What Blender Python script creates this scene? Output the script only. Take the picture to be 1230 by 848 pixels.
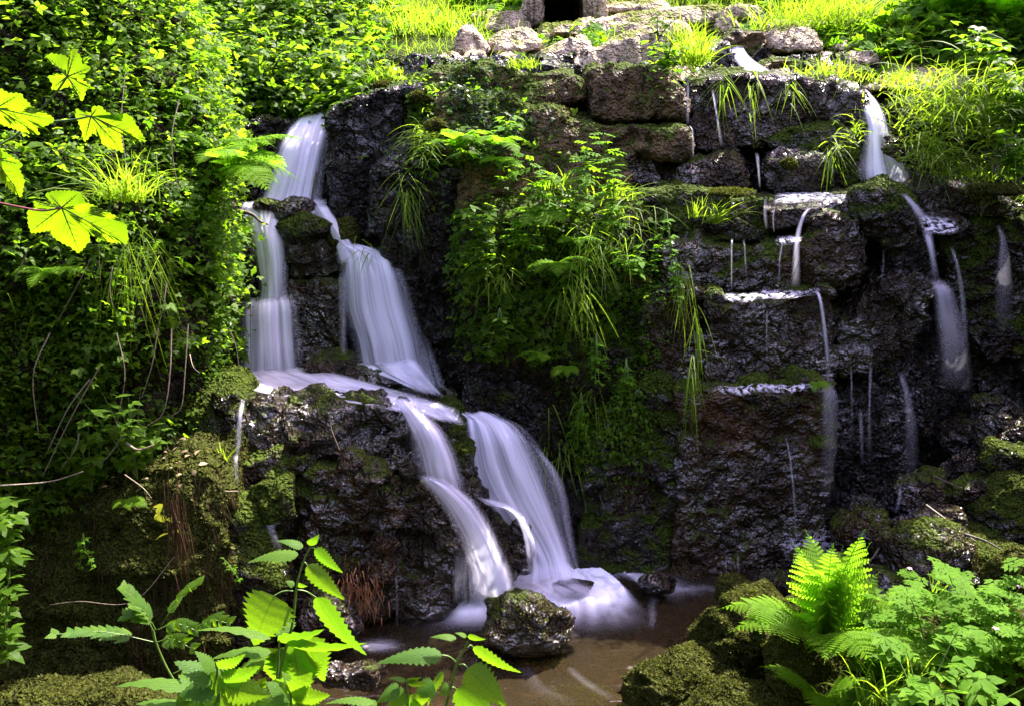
import bpy, bmesh, math, random
import numpy as np
from mathutils import Vector, Matrix, Quaternion
R = math.radians
rng = np.random.default_rng(7)
random.seed(7)
for o in list(bpy.data.objects): bpy.data.objects.remove(o)
scn = bpy.context.scene
COL = scn.collection

# ------------------------------------------------------------------ camera
H, PITCH, FPX = 3.7, R(17.5), 1025.0
cam = bpy.data.cameras.new('camera'); cam.lens = 30; cam.sensor_width = 36
cam.clip_start = 0.05; cam.clip_end = 400
co = bpy.data.objects.new('camera', cam); COL.objects.link(co)
co.location = (0, 0, H); co.rotation_euler = (R(90) - PITCH, 0, 0)
scn.camera = co
# ------------------------------------------------------------------ light
SUN_EL, SUN_AZ = 56.0, 44.0          # azimuth clockwise from +Y (towards +X)
w = bpy.data.worlds.new('World'); scn.world = w; w.use_nodes = True
nt = w.node_tree; nt.nodes.clear()
sky = nt.nodes.new('ShaderNodeTexSky'); sky.sky_type = 'NISHITA'; sky.sun_disc = False
sky.sun_elevation = R(SUN_EL); sky.sun_rotation = R(SUN_AZ)
bg = nt.nodes.new('ShaderNodeBackground'); bg.inputs['Strength'].default_value = 0.15
tint = nt.nodes.new('ShaderNodeMix'); tint.data_type = 'RGBA'; tint.blend_type = 'MULTIPLY'
tint.inputs[0].default_value = 1.0; tint.inputs[7].default_value = (1.52, 1.03, 1.05, 1)
nt.links.new(sky.outputs[0], tint.inputs[6]); nt.links.new(tint.outputs[2], bg.inputs[0])
ow = nt.nodes.new('ShaderNodeOutputWorld'); nt.links.new(bg.outputs[0], ow.inputs[0])
sl = bpy.data.lights.new('sun', 'SUN'); sl.energy = 3.3; sl.angle = R(0.5); sl.color = (1.0, 0.95, 0.85)
so = bpy.data.objects.new('sun', sl); COL.objects.link(so)
sd = Vector((math.sin(R(SUN_AZ)) * math.cos(R(SUN_EL)), math.cos(R(SUN_AZ)) * math.cos(R(SUN_EL)), math.sin(R(SUN_EL))))
so.rotation_euler = sd.to_track_quat('Z', 'Y').to_euler()
vs_ = scn.view_settings
scn.display_settings.display_device = 'sRGB'
vs_.view_transform = 'Standard'; vs_.look = 'None'; vs_.gamma = 1; vs_.exposure = 3.1
vs_.use_curve_mapping = False
scn.cycles.max_bounces = 6; scn.cycles.transparent_max_bounces = 24
scn.cycles.use_denoising = True
scn.cycles.sample_clamp_indirect = 4.0

# ------------------------------------------------------------------ pixel -> world
SP, CP = math.sin(PITCH), math.cos(PITCH)
def ray(u, v):
    a = (u - 615) / FPX; b = (424 - v) / FPX
    dy = CP + b * SP; dz = -SP + b * CP
    return a / dy, dz / dy            # x and z per unit Y
def P(u, v, Y):
    ax, az = ray(u, v); return Vector((ax * Y, Y, H + az * Y))
def PZ(u, v, z):
    ax, az = ray(u, v); return P(u, v, (z - H) / az)
def nP(u, v, Y):
    u = np.asarray(u, float); v = np.asarray(v, float); Y = np.asarray(Y, float)
    a = (u - 615) / FPX; b = (424 - v) / FPX
    dy = CP + b * SP; dz = -SP + b * CP
    return np.stack([a / dy * Y, Y + 0 * a, H + dz / dy * Y], -1)

# ------------------------------------------------------------------ numpy noise
def hsh(ix, iy, iz, s):
    n = (ix.astype(np.int64) * 374761393 + iy.astype(np.int64) * 668265263 + iz.astype(np.int64) * 2147483647 + s * 974634777) & 0xffffffff
    n = ((n ^ (n >> 13)) * 1274126177) & 0xffffffff
    n = ((n ^ (n >> 16)) * 2246822519) & 0xffffffff
    return (n ^ (n >> 15)) / 4294967296.0
def vnoise(p, s=0):
    i = np.floor(p); f = p - i; f = f * f * (3 - 2 * f); i = i.astype(np.int64)
    r = 0
    for dx in (0, 1):
        for dy in (0, 1):
            for dz in (0, 1):
                wgt = (f[:, 0] if dx else 1 - f[:, 0]) * (f[:, 1] if dy else 1 - f[:, 1]) * (f[:, 2] if dz else 1 - f[:, 2])
                r = r + wgt * hsh(i[:, 0] + dx, i[:, 1] + dy, i[:, 2] + dz, s)
    return r * 2 - 1
def fbm(p, octv=4, s=0, gain=.5):
    r = 0; a = 1
    for k in range(octv):
        r = r + a * vnoise(p * 2 ** k + 17.3 * k, s + k); a *= gain
    return r
def facets(p, size, s=0):
    """angular facets: every Voronoi cell is a tilted plane"""
    q = p / size; i = np.floor(q).astype(np.int64)
    best = np.full(len(p), 1e9); out = np.zeros(len(p))
    for dx in (-1, 0, 1):
        for dy in (-1, 0, 1):
            for dz in (-1, 0, 1):
                c = i + np.array([dx, dy, dz])
                j = np.stack([hsh(c[:, 0], c[:, 1], c[:, 2], s + k) for k in (1, 2, 3)], -1)
                o = q - (c + j); d = (o ** 2).sum(1)
                t = np.stack([hsh(c[:, 0], c[:, 1], c[:, 2], s + k) for k in (4, 5, 6)], -1) * 2 - 1
                h = (o * t).sum(1) + (hsh(c[:, 0], c[:, 1], c[:, 2], s + 7) - .5) * .8
                m = d < best; best[m] = d[m]; out[m] = h[m]
    return out
def rock_disp(co_, no_, amp, seed):
    q = co_ + 0.06 * np.stack([fbm(co_ * 5 + 9 * k, 2, seed + k) for k in range(3)], -1)
    strat = vnoise(np.stack([co_[:, 0] * .8, co_[:, 1] * .8, co_[:, 2] * 7 + co_[:, 0] * .6], -1), seed + 60)
    d = amp * (.40 * fbm(co_ * 1.6, 2, seed) + .95 * facets(q, .34, seed + 11) + .45 * facets(q, .13, seed + 23) + .3 * strat
               + .16 * fbm(co_ * 14, 3, seed + 5, .6))
    return co_ + no_ * d[:, None]

# ------------------------------------------------------------------ mesh helpers
def mk_mesh(name, verts, faces=None, loops=None, n=None, smooth=True):
    me = bpy.data.meshes.new(name)
    if faces is not None:
        me.from_pydata([tuple(v) for v in verts], [], faces)
    else:
        verts = np.asarray(verts, np.float32); loops = np.asarray(loops, np.int32).ravel()
        me.vertices.add(len(verts)); me.vertices.foreach_set('co', verts.ravel())
        me.loops.add(len(loops)); me.loops.foreach_set('vertex_index', loops)
        k = len(loops) // n
        me.polygons.add(k); me.polygons.foreach_set('loop_start', np.arange(0, len(loops), n, dtype=np.int32))
        me.update(calc_edges=True)
    if smooth: me.polygons.foreach_set('use_smooth', np.ones(len(me.polygons), bool))
    me.update(); return me
def attr(me, name, vals):
    a = me.attributes.new(name, 'FLOAT', 'POINT'); a.data.foreach_set('value', np.asarray(vals, np.float32))
def link(name, me, mat=None, parent=None, loc=None):
    o = bpy.data.objects.new(name, me); COL.objects.link(o)
    if mat is not None:
        me.materials.clear()
        for m in (mat if isinstance(mat, (list, tuple)) else [mat]): me.materials.append(m)
    if parent is not None: o.parent = parent
    if loc is not None: o.location = loc
    return o
def tag(o, label=None, cat=None, group=None, kind=None):
    if label: o['label'] = label
    if cat: o['category'] = cat
    if group: o['group'] = group
    if kind: o['kind'] = kind
    return o
def empty(name, loc, label, cat, group=None):
    o = bpy.data.objects.new(name, None); o.empty_display_size = .05; COL.objects.link(o)
    o.location = loc; return tag(o, label, cat, group)
def recentre(o):
    """origin to the foot of the object (mesh in world space so far)"""
    me = o.data; n = len(me.vertices); c = np.empty(n * 3, np.float32); me.vertices.foreach_get('co', c); c = c.reshape(-1, 3)
    b = np.array([c[:, 0].mean(), c[:, 1].mean(), c[:, 2].min()], np.float32)
    me.vertices.foreach_set('co', (c - b).ravel()); me.update(); o.location = b.tolist(); return o
def mesh_np(me):
    n = len(me.vertices); c = np.empty(n * 3, np.float32); me.vertices.foreach_get('co', c)
    nn = np.empty(n * 3, np.float32); me.vertices.foreach_get('normal', nn)
    return c.reshape(-1, 3).astype(float), nn.reshape(-1, 3).astype(float)
def tube(pts, radii, seg=6, closed=True):
    """verts, quads of a tube along pts"""
    pts = [Vector(p) for p in pts]; V = []; F = []
    n = len(pts); up = Vector((0.13, 0.2, 1)).normalized()
    for i, p in enumerate(pts):
        t = (pts[min(i + 1, n - 1)] - pts[max(i - 1, 0)]).normalized()
        a = t.cross(up); a = a.normalized() if a.length > .05 else t.cross(Vector((1, 0, 0))).normalized()
        b = t.cross(a); r = radii[i] if hasattr(radii, '__len__') else radii
        for k in range(seg):
            an = 2 * math.pi * k / seg; V.append(p + a * math.cos(an) * r + b * math.sin(an) * r)
    for i in range(n - 1):
        for k in range(seg):
            k2 = (k + 1) % seg; F.append((i * seg + k, i * seg + k2, (i + 1) * seg + k2, (i + 1) * seg + k))
    return V, F
def merge(parts):
    V = []; F = []
    for v, f in parts:
        b = len(V); V += list(v); F += [tuple(i + b for i in q) for q in f]
    return V, F
def bez(pts, n=12):
    """Catmull-Rom through pts"""
    pts = [Vector(p) for p in pts]; q = [pts[0] * 2 - pts[1]] + pts + [pts[-1] * 2 - pts[-2]]; out = []
    for i in range(1, len(q) - 2):
        for k in range(n):
            t = k / n; a, b, c, d = q[i - 1:i + 3]
            out.append(.5 * ((2 * b) + (c - a) * t + (2 * a - 5 * b + 4 * c - d) * t * t + (3 * b - a - 3 * c + d) * t ** 3))
    out.append(pts[-1]); return out
def local(V, base):
    return [Vector(v) - Vector(base) for v in V]

# ------------------------------------------------------------------ materials
def newmat(name):
    m = bpy.data.materials.new(name); m.use_nodes = True; t = m.node_tree; t.nodes.clear()
    return m, t, t.nodes, t.links
def nd(t, typ, **kw):
    n = t.nodes.new(typ)
    for k, v in kw.items():
        if k.startswith('i_'):
            k = k[2:]; n.inputs[int(k) if k.isdigit() else k].default_value = v
        else: setattr(n, k, v)
    return n
def noise(t, vec, scale, detail=6, rough=.6, dist=0):
    n = nd(t, 'ShaderNodeTexNoise', i_Scale=scale, i_Detail=detail, i_Roughness=rough, i_Distortion=dist); t.links.new(vec, n.inputs['Vector']); return n.outputs[0]
def ramp(t, fac, stops, interp='LINEAR'):
    r = nd(t, 'ShaderNodeValToRGB'); r.color_ramp.interpolation = interp; e = r.color_ramp.elements
    while len(e) < len(stops): e.new(.5)
    for x, (p, c) in zip(e, stops):
        x.position = p; x.color = (c[0], c[1], c[2], 1) if hasattr(c, '__len__') else (c, c, c, 1)
    t.links.new(fac, r.inputs[0]); return r.outputs[0]
def mth(t, op, a, b=None, clamp=False):
    n = nd(t, 'ShaderNodeMath', operation=op); n.use_clamp = clamp
    for i, x in enumerate((a, b)):
        if x is None: continue
        if isinstance(x, (int, float)): n.inputs[i].default_value = x
        else: t.links.new(x, n.inputs[i])
    return n.outputs[0]
def mixc(t, fac, a, b):
    n = nd(t, 'ShaderNodeMix', data_type='RGBA')
    for i, x in ((0, fac), (6, a), (7, b)):
        if isinstance(x, (int, float)): n.inputs[i].default_value = x
        elif hasattr(x, 'is_linked'): t.links.new(x, n.inputs[i])
        else: n.inputs[i].default_value = (x[0], x[1], x[2], 1)
    return n.outputs[2]

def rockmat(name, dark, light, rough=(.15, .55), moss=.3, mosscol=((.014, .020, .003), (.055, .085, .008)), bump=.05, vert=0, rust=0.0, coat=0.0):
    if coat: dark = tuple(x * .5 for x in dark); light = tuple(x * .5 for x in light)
    m, t, N, L = newmat(name)
    pos = nd(t, 'ShaderNodeNewGeometry'); p = pos.outputs['Position']
    n1 = noise(t, p, 2.3, 5, .65); n2 = noise(t, p, 17, 5, .7); n3 = noise(t, p, 60, 2, .7)
    c = mixc(t, ramp(t, n1, [(.35, 0.), (.65, 1.)]), dark, light)
    c = mixc(t, ramp(t, n2, [(.3, 0.), (.75, .7)]), c, tuple(x * 1.9 for x in light))
    c = mixc(t, ramp(t, n3, [(.36, .75), (.5, 0.)]), c, tuple(x * .35 for x in dark))
    if rust:
        c = mixc(t, ramp(t, noise(t, p, 1.7, 5), [(.5, 0.), (.7, rust)]), c, (.075, .034, .012))
    if vert:   # vertical run-off streaks, growing down the face
        mp = nd(t, 'ShaderNodeMapping'); mp.inputs['Scale'].default_value = (9, 9, .9); L.new(p, mp.inputs[0])
        c = mixc(t, ramp(t, noise(t, mp.outputs[0], 1.5, 4), [(.45, 0.), (.7, vert)]), c, tuple(x * .4 for x in dark))
    mp5 = nd(t, 'ShaderNodeMapping'); mp5.inputs['Scale'].default_value = (5, 5, .7); L.new(p, mp5.inputs[0])
    c = mixc(t, ramp(t, noise(t, mp5.outputs[0], 1.3, 3, .6), [(.52, 0.), (.68, .7)]), c, tuple(x * 1.7 for x in light))
    c = mixc(t, ramp(t, noise(t, mp5.outputs[0], 2.9, 3, .6), [(.55, 0.), (.66, .8)]), c, tuple(x * .4 for x in dark))
    sep = nd(t, 'ShaderNodeSeparateXYZ'); L.new(pos.outputs['Normal'], sep.inputs[0])
    mm = mth(t, 'ADD', mth(t, 'MULTIPLY', sep.outputs[2], .30), n1)
    mm = mth(t, 'ADD', mm, mth(t, 'MULTIPLY', n2, .35))
    lo = 1.12 - moss * .62
    mf = ramp(t, mth(t, 'MULTIPLY', mm, .8), [(max(0.02, lo * .8 - .07), 0.), (min(1, lo * .8 + .05), 1.)])
    mc = mixc(t, ramp(t, n3, [(.35, 0.), (.65, 1.)]), mosscol[0], mosscol[1])
    c = mixc(t, mf, c, mc)
    b = nd(t, 'ShaderNodeBsdfPrincipled'); L.new(c, b.inputs['Base Color'])
    rr = ramp(t, n2, [(.35, rough[0]), (.7, rough[1])])
    rr2 = mixc(t, mf, rr, (.85, .85, .85)); L.new(rr2, b.inputs['Roughness'])
    L.new(mixc(t, mf, (.2,) * 3, (.06,) * 3), b.inputs['Specular IOR Level'])
    if coat:
        cw = mixc(t, mf, ramp(t, noise(t, p, 2.6, 4, .7), [(.46, .04), (.60, coat)]), (0, 0, 0)); L.new(cw, b.inputs['Coat Weight']); b.inputs['Coat Roughness'].default_value = .07; b.inputs['Coat IOR'].default_value = 1.8
    vc = nd(t, 'ShaderNodeTexVoronoi', i_Scale=34.0); vc.feature = 'F1'; dis = nd(t, 'ShaderNodeVectorMath', operation='ADD'); L.new(p, dis.inputs[0])
    nv_ = nd(t, 'ShaderNodeTexNoise', i_Scale=9.0, i_Detail=2.0); L.new(p, nv_.inputs['Vector']); sc_ = nd(t, 'ShaderNodeVectorMath', operation='SCALE'); L.new(nv_.outputs[1], sc_.inputs[0]); sc_.inputs[3].default_value = .12
    L.new(sc_.outputs[0], dis.inputs[1]); L.new(dis.outputs[0], vc.inputs['Vector'])
    big = nd(t, 'ShaderNodeTexVoronoi', i_Scale=11.0); L.new(dis.outputs[0], big.inputs['Vector'])
    n2b = noise(t, p, 14, 3, .6)
    hgt = mth(t, 'ADD', mth(t, 'MULTIPLY', n2b, 1.5), mth(t, 'MULTIPLY', n3, .32)); hgt = mth(t, 'ADD', hgt, mth(t, 'MULTIPLY', big.outputs['Distance'], .9))
    hgt = mth(t, 'ADD', hgt, mth(t, 'MULTIPLY', vc.outputs['Distance'], .7))
    bp = nd(t, 'ShaderNodeBump', i_Strength=1.0, i_Distance=bump * 1.7); L.new(hgt, bp.inputs['Height']); L.new(bp.outputs[0], b.inputs['Normal']); bq = nd(t, 'ShaderNodeBump', i_Strength=1.0, i_Distance=bump * 2.2); L.new(mth(t, 'ADD', mth(t, 'MULTIPLY', n2b, 1.3), mth(t, 'MULTIPLY', big.outputs['Distance'], .9)), bq.inputs['Height']); L.new(bq.outputs[0], b.inputs['Coat Normal'])
    o = nd(t, 'ShaderNodeOutputMaterial'); L.new(b.outputs[0], o.inputs[0]); return m

def leafmat(name, c1, c2, t1, t2, trans=.5, rough=.35, vein=False):
    m, t, N, L = newmat(name)
    a = nd(t, 'ShaderNodeAttribute', attribute_name='rnd'); oi = nd(t, 'ShaderNodeObjectInfo')
    g = nd(t, 'ShaderNodeNewGeometry'); n = noise(t, g.outputs['Position'], 3.0, 3)
    f = mth(t, 'ADD', mth(t, 'MULTIPLY', a.outputs['Fac'], .65), mth(t, 'MULTIPLY', n, .5))
    f = mth(t, 'SUBTRACT', f, .08, True)
    ca = mixc(t, f, c1, c2); cb = mixc(t, f, t1, t2)
    b = nd(t, 'ShaderNodeBsdfPrincipled', i_Roughness=rough); 
    b.inputs['Specular IOR Level'].default_value = .12
    tr = nd(t, 'ShaderNodeBsdfTranslucent')
    if vein:
        uv = nd(t, 'ShaderNodeUVMap'); s = nd(t, 'ShaderNodeSeparateXYZ'); L.new(uv.outputs[0], s.inputs[0])
        ax = mth(t, 'ABSOLUTE', mth(t, 'SUBTRACT', s.outputs[0], .5))
        ph = mth(t, 'SUBTRACT', mth(t, 'MULTIPLY', s.outputs[1], 9.0), mth(t, 'MULTIPLY', ax, 7.0))
        fr = mth(t, 'ABSOLUTE', mth(t, 'SUBTRACT', mth(t, 'FRACT', ph), .5))
        lat = ramp(t, fr, [(0., 1.), (.09, 0.)]); mid = ramp(t, ax, [(0., 1.), (.03, 0.)])
        vn = mth(t, 'MAXIMUM', mth(t, 'MULTIPLY', lat, .6), mid)
        fine = nd(t, 'ShaderNodeTexVoronoi', i_Scale=130.0); fine.feature = 'DISTANCE_TO_EDGE'; L.new(g.outputs['Position'], fine.inputs['Vector'])
        fv = ramp(t, fine.outputs['Distance'], [(0., .35), (.12, 0.)])
        vn2 = mth(t, 'MAXIMUM', mth(t, 'MULTIPLY', vn, .55), fv)
        cb = mixc(t, vn2, cb, tuple(x * .45 for x in t1)); ca = mixc(t, vn2, ca, tuple(x * .6 for x in c1))
        bp = nd(t, 'ShaderNodeBump', i_Strength=.7, i_Distance=.0012); L.new(mth(t, 'MULTIPLY', mth(t, 'MAXIMUM', ramp(t, fr, [(0., 1.), (.2, 0.)]), fv), -1.0), bp.inputs['Height']); L.new(bp.outputs[0], b.inputs['Normal'])
    L.new(ca, b.inputs['Base Color']); L.new(cb, tr.inputs[0])
    mx = nd(t, 'ShaderNodeMixShader'); mx.inputs[0].default_value = trans
    L.new(b.outputs[0], mx.inputs[1]); L.new(tr.outputs[0], mx.inputs[2])
    o = nd(t, 'ShaderNodeOutputMaterial'); L.new(mx.outputs[0], o.inputs[0]); return m

def plainmat(name, col, rough=.7, bump=0, sc=40, col2=None):
    m, t, N, L = newmat(name); g = nd(t, 'ShaderNodeNewGeometry'); n = noise(t, g.outputs['Position'], sc, 6)
    c = mixc(t, ramp(t, n, [(.3, 0.), (.7, 1.)]), col, col2 or tuple(x * 1.8 for x in col))
    b = nd(t, 'ShaderNodeBsdfPrincipled', i_Roughness=rough); L.new(c, b.inputs['Base Color'])
    if bump:
        bp = nd(t, 'ShaderNodeBump', i_Strength=1.0, i_Distance=bump); L.new(n, bp.inputs['Height']); L.new(bp.outputs[0], b.inputs['Normal'])
    o = nd(t, 'ShaderNodeOutputMaterial'); L.new(b.outputs[0], o.inputs[0]); return m

def fallmat(name, su=9.0, sv=.35, lo=.38, hi=.62, dens=1.0, floor=.25):
    """silky long-exposure water: white, thinned along streaks that follow the flow (u across, v along)"""
    m, t, N, L = newmat(name)
    uv = nd(t, 'ShaderNodeUVMap'); oi = nd(t, 'ShaderNodeObjectInfo')
    mp = nd(t, 'ShaderNodeMapping'); mp.inputs['Scale'].default_value = (su, sv, 1); L.new(uv.outputs[0], mp.inputs[0])
    cb = nd(t, 'ShaderNodeCombineXYZ'); L.new(mth(t, 'MULTIPLY', oi.outputs['Random'], 40), cb.inputs[0]); L.new(cb.outputs[0], mp.inputs[1])
    n1 = noise(t, mp.outputs[0], 1.0, 2, .5, .25)
    mp2 = nd(t, 'ShaderNodeMapping'); mp2.inputs['Scale'].default_value = (su * 5, sv * 1.2, 1); L.new(uv.outputs[0], mp2.inputs[0])
    n2 = noise(t, mp2.outputs[0], 1.0, 3, .55)
    st = ramp(t, mth(t, 'ADD', mth(t, 'MULTIPLY', n1, .75), mth(t, 'MULTIPLY', n2, .25)), [(lo, floor), (hi, 1.)])
    a = nd(t, 'ShaderNodeAttribute', attribute_name='alpha')
    al = mth(t, 'MULTIPLY', mth(t, 'MULTIPLY', st, a.outputs['Fac']), dens, True)
    d = nd(t, 'ShaderNodeBsdfDiffuse'); d.inputs[0].default_value = (.86, .83, .98, 1)
    tl = nd(t, 'ShaderNodeBsdfTranslucent'); tl.inputs[0].default_value = (.85, .82, .98, 1)
    gl = nd(t, 'ShaderNodeBsdfGlossy', i_Roughness=.35)
    m1 = nd(t, 'ShaderNodeMixShader'); m1.inputs[0].default_value = .45; L.new(d.outputs[0], m1.inputs[1]); L.new(tl.outputs[0], m1.inputs[2])
    m2 = nd(t, 'ShaderNodeMixShader'); m2.inputs[0].default_value = .06; L.new(m1.outputs[0], m2.inputs[1]); L.new(gl.outputs[0], m2.inputs[2])
    tp = nd(t, 'ShaderNodeBsdfTransparent'); m3 = nd(t, 'ShaderNodeMixShader')
    L.new(al, m3.inputs[0]); L.new(tp.outputs[0], m3.inputs[1]); L.new(m2.outputs[0], m3.inputs[2])
    o = nd(t, 'ShaderNodeOutputMaterial'); L.new(m3.outputs[0], o.inputs[0]); return m

M = {}
M['wet'] = rockmat('wet_rock', (0.0072, 0.0043, 0.0017), (0.0384, 0.0212, 0.0079), (.10, .38), .30, rust=.35, bump=.028, coat=0.8)
M['wetrust'] = rockmat('wet_rusty_rock', (0.0102, 0.0054, 0.0019), (0.0469, 0.0233, 0.0074), (.10, .42), .38, rust=.8, bump=.026, coat=0.8)
M['wetmoss'] = rockmat('wet_mossy_rock', (0.0072, 0.0044, 0.0019), (0.0306, 0.0184, 0.0065), (.14, .5), .62, rust=.3, bump=.04, coat=0.6)
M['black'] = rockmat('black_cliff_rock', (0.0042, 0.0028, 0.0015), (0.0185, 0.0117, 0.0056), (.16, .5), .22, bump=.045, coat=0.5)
M['damp'] = rockmat('damp_brown_rock', (0.0240, 0.0147, 0.0069), (0.1126, 0.0686, 0.0286), (.4, .8), .45, vert=.6, bump=.03)
M['dry'] = rockmat('pale_dry_rock', (.14, .10, .065), (.46, .36, .25), (.6, .9), .30, ((.03, .04, .006), (.14, .17, .02)), bump=.03, vert=.5)
M['moss'] = rockmat('moss_rock', (.008, .007, .005), (.024, .02, .012), (.3, .7), 1.15, ((.013, .012, .003), (.055, .066, .008)), bump=.05)
M['slick'] = rockmat('slick_rock', (0.0108, 0.0073, 0.0037), (0.0450, 0.0294, 0.0149), (.04, .26), .16, bump=.026, coat=1.0)
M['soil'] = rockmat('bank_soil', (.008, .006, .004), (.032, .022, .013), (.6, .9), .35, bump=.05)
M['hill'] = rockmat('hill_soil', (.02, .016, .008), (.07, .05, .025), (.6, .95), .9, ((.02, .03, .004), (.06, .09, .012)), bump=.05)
M['ivy'] = leafmat('bramble_leaf', (.022, .055, .006), (.085, .15, .012), (.06, .20, .008), (.34, .56, .014), .55, .5)
M['ivydark'] = leafmat('dark_ivy_leaf', (.009, .022, .006), (.03, .06, .014), (.02, .06, .004), (.10, .20, .012), .32, .3)
M['herb'] = leafmat('herb_leaf', (.035, .10, .003), (.085, .175, .005), (.10, .29, .006), (.32, .58, .012), .48, .7)
M['fern'] = leafmat('fern_leaf', (.06, .14, .008), (.14, .25, .012), (.12, .30, .012), (.31, .60, .015), .62, .55)
M['grass'] = leafmat('grass_blade', (.06, .12, .010), (.15, .22, .018), (.14, .30, .012), (.40, .57, .02), .55, .5)
M['mossleaf'] = leafmat('moss_tuft', (.016, .015, .004), (.075, .085, .012), (.03, .04, .003), (.16, .19, .010), .3, .7)
M['nettle'] = leafmat('nettle_leaf', (.045, .11, .02), (.10, .18, .022), (.10, .27, .006), (.25, .42, .008), .55, .45, vein=True)
M['maple'] = leafmat('maple_leaf', (.07, .14, .015), (.09, .17, .012), (.18, .35, .004), (.22, .40, .005), .7, .5)
M['rootfibre'] = leafmat('root_fibre', (.018, .010, .005), (.06, .034, .015), (.03, .02, .01), (.06, .03, .01), .1, .7)
M['yellow'] = leafmat('yellow_leaf', (.12, .14, .01), (.26, .26, .02), (.16, .2, .01), (.3, .32, .01), .5, .4)
M['litter'] = leafmat('dead_leaf', (.05, .03, .014), (.34, .27, .17), (.05, .03, .01), (.15, .1, .04), .2, .6)
M['petal'] = leafmat('pink_petal', (.55, .25, .42), (.7, .45, .6), (.5, .2, .4), (.6, .4, .5), .3, .5)
M['stem'] = plainmat('green_stem', (.05, .10, .015), .45, 0, 30, (.09, .15, .02))
M['redstem'] = plainmat('purple_stem', (.10, .02, .03), .4, 0, 30, (.16, .04, .05))
M['vein'] = plainmat('leaf_vein', (.05, .08, .01), .5, 0, 30, (.10, .12, .02))
M['bark'] = plainmat('brown_bark', (.022, .016, .012), .7, .006, 60, (.07, .05, .035))
M['twig'] = plainmat('pale_twig', (.10, .075, .05), .6, .002, 60, (.22, .17, .12))
M['cave'] = plainmat('culvert_dark', (.010, .009, .007), .9, .01, 8)
M['gneiss'] = M['dry']
M['fall'] = fallmat('falling_water', 5, .20, .36, .60, 1.2, .14)
M['fallthin'] = fallmat('thin_falling_water', 3, .5, .35, .6, .8, .35)
M['foam'] = fallmat('foam_water', 3.0, 1.3, .40, .66, 1.0, .40)
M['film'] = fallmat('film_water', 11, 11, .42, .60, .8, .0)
M['sheen'] = fallmat('wet_sheen_water', 12, 9, .47, .62, .5, .0)
M['veil'] = fallmat('veil_water', 7, .2, .40, .72, .8, .05)

# ------------------------------------------------------------------ rock builders
def remeshed(me, vox, bevel):
    o = bpy.data.objects.new('tmp', me); COL.objects.link(o)
    if bevel:
        b = o.modifiers.new('b', 'BEVEL'); b.width = bevel; b.segments = 2; b.limit_method = 'ANGLE'; b.angle_limit = R(20)
    r = o.modifiers.new('r', 'REMESH'); r.mode = 'VOXEL'; r.voxel_size = vox
    dg = bpy.context.evaluated_depsgraph_get(); dg.update()
    out = bpy.data.meshes.new_from_object(o.evaluated_get(dg)); bpy.data.objects.remove(o)
    return out
def lean_solve(poly, yt, yb):
    vmin = min(p[1] for p in poly); vmax = max(p[1] for p in poly)
    zt = H + ray(0, vmin)[1] * yt; zb = H + ray(0, vmax)[1] * yb
    k = (yt - yb) / max(.02, zt - zb); y0 = yb - k * zb
    out = []
    for u, v in poly:
        az = ray(u, v)[1]; Y = (y0 + k * H) / (1 - k * az); out.append(P(u, v, Y))
    return out
ROCKS = {}
def rock(name, poly, yt, yb, depth, mat, label=None, cat='rock', group=None, amp=.058, vox=.026, bevel=.035, seed=None, rise=0.0, kind=None, shrink=.92):
    if mat == 'dry': amp = min(amp, .032); bevel = .05; vox = .022
    rise = rise or (.06 if mat in ('wet', 'slick', 'wetrust') else 0)
    seed = seed if seed is not None else (abs(int(poly[0][0] * 7 + poly[0][1] * 13 + yt * 100)) % 9973)
    f = lean_solve(poly, yt, yb); n = len(f)
    cx = sum(p.x for p in f) / n; cz = sum(p.z for p in f) / n
    bk = [Vector((cx + (p.x - cx) * shrink, p.y + depth, p.z + rise)) for p in f]
    V = f + bk
    F = [tuple(range(n)), tuple(range(2 * n - 1, n - 1, -1))] + [(i, i + n, (i + 1) % n + n, (i + 1) % n) for i in range(n)]
    me = mk_mesh(name, V, F, smooth=False)
    bm = bmesh.new(); bm.from_mesh(me); bmesh.ops.recalc_face_normals(bm, faces=bm.faces); bm.to_mesh(me); bm.free()
    me = remeshed(me, vox, bevel)
    c, nn = mesh_np(me); c = rock_disp(c, nn, amp, seed)
    me.vertices.foreach_set('co', c.astype(np.float32).ravel()); me.polygons.foreach_set('use_smooth', np.ones(len(me.polygons), bool)); me.update()
    o = link(name, me, M[mat]); me.name = name
    tag(o, label, cat if kind is None else None, group, kind)
    ROCKS.setdefault(mat, []).append(o)
    return recentre(o)
_ico = {}
def ico(sub):
    if sub not in _ico:
        bm = bmesh.new(); bmesh.ops.create_icosphere(bm, subdivisions=sub, radius=1); me = bpy.data.meshes.new('i'); bm.to_mesh(me); bm.free()
        c, n = mesh_np(me); f = np.array([p.vertices[:] for p in me.polygons]); _ico[sub] = (c, f)
    return _ico[sub]
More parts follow.
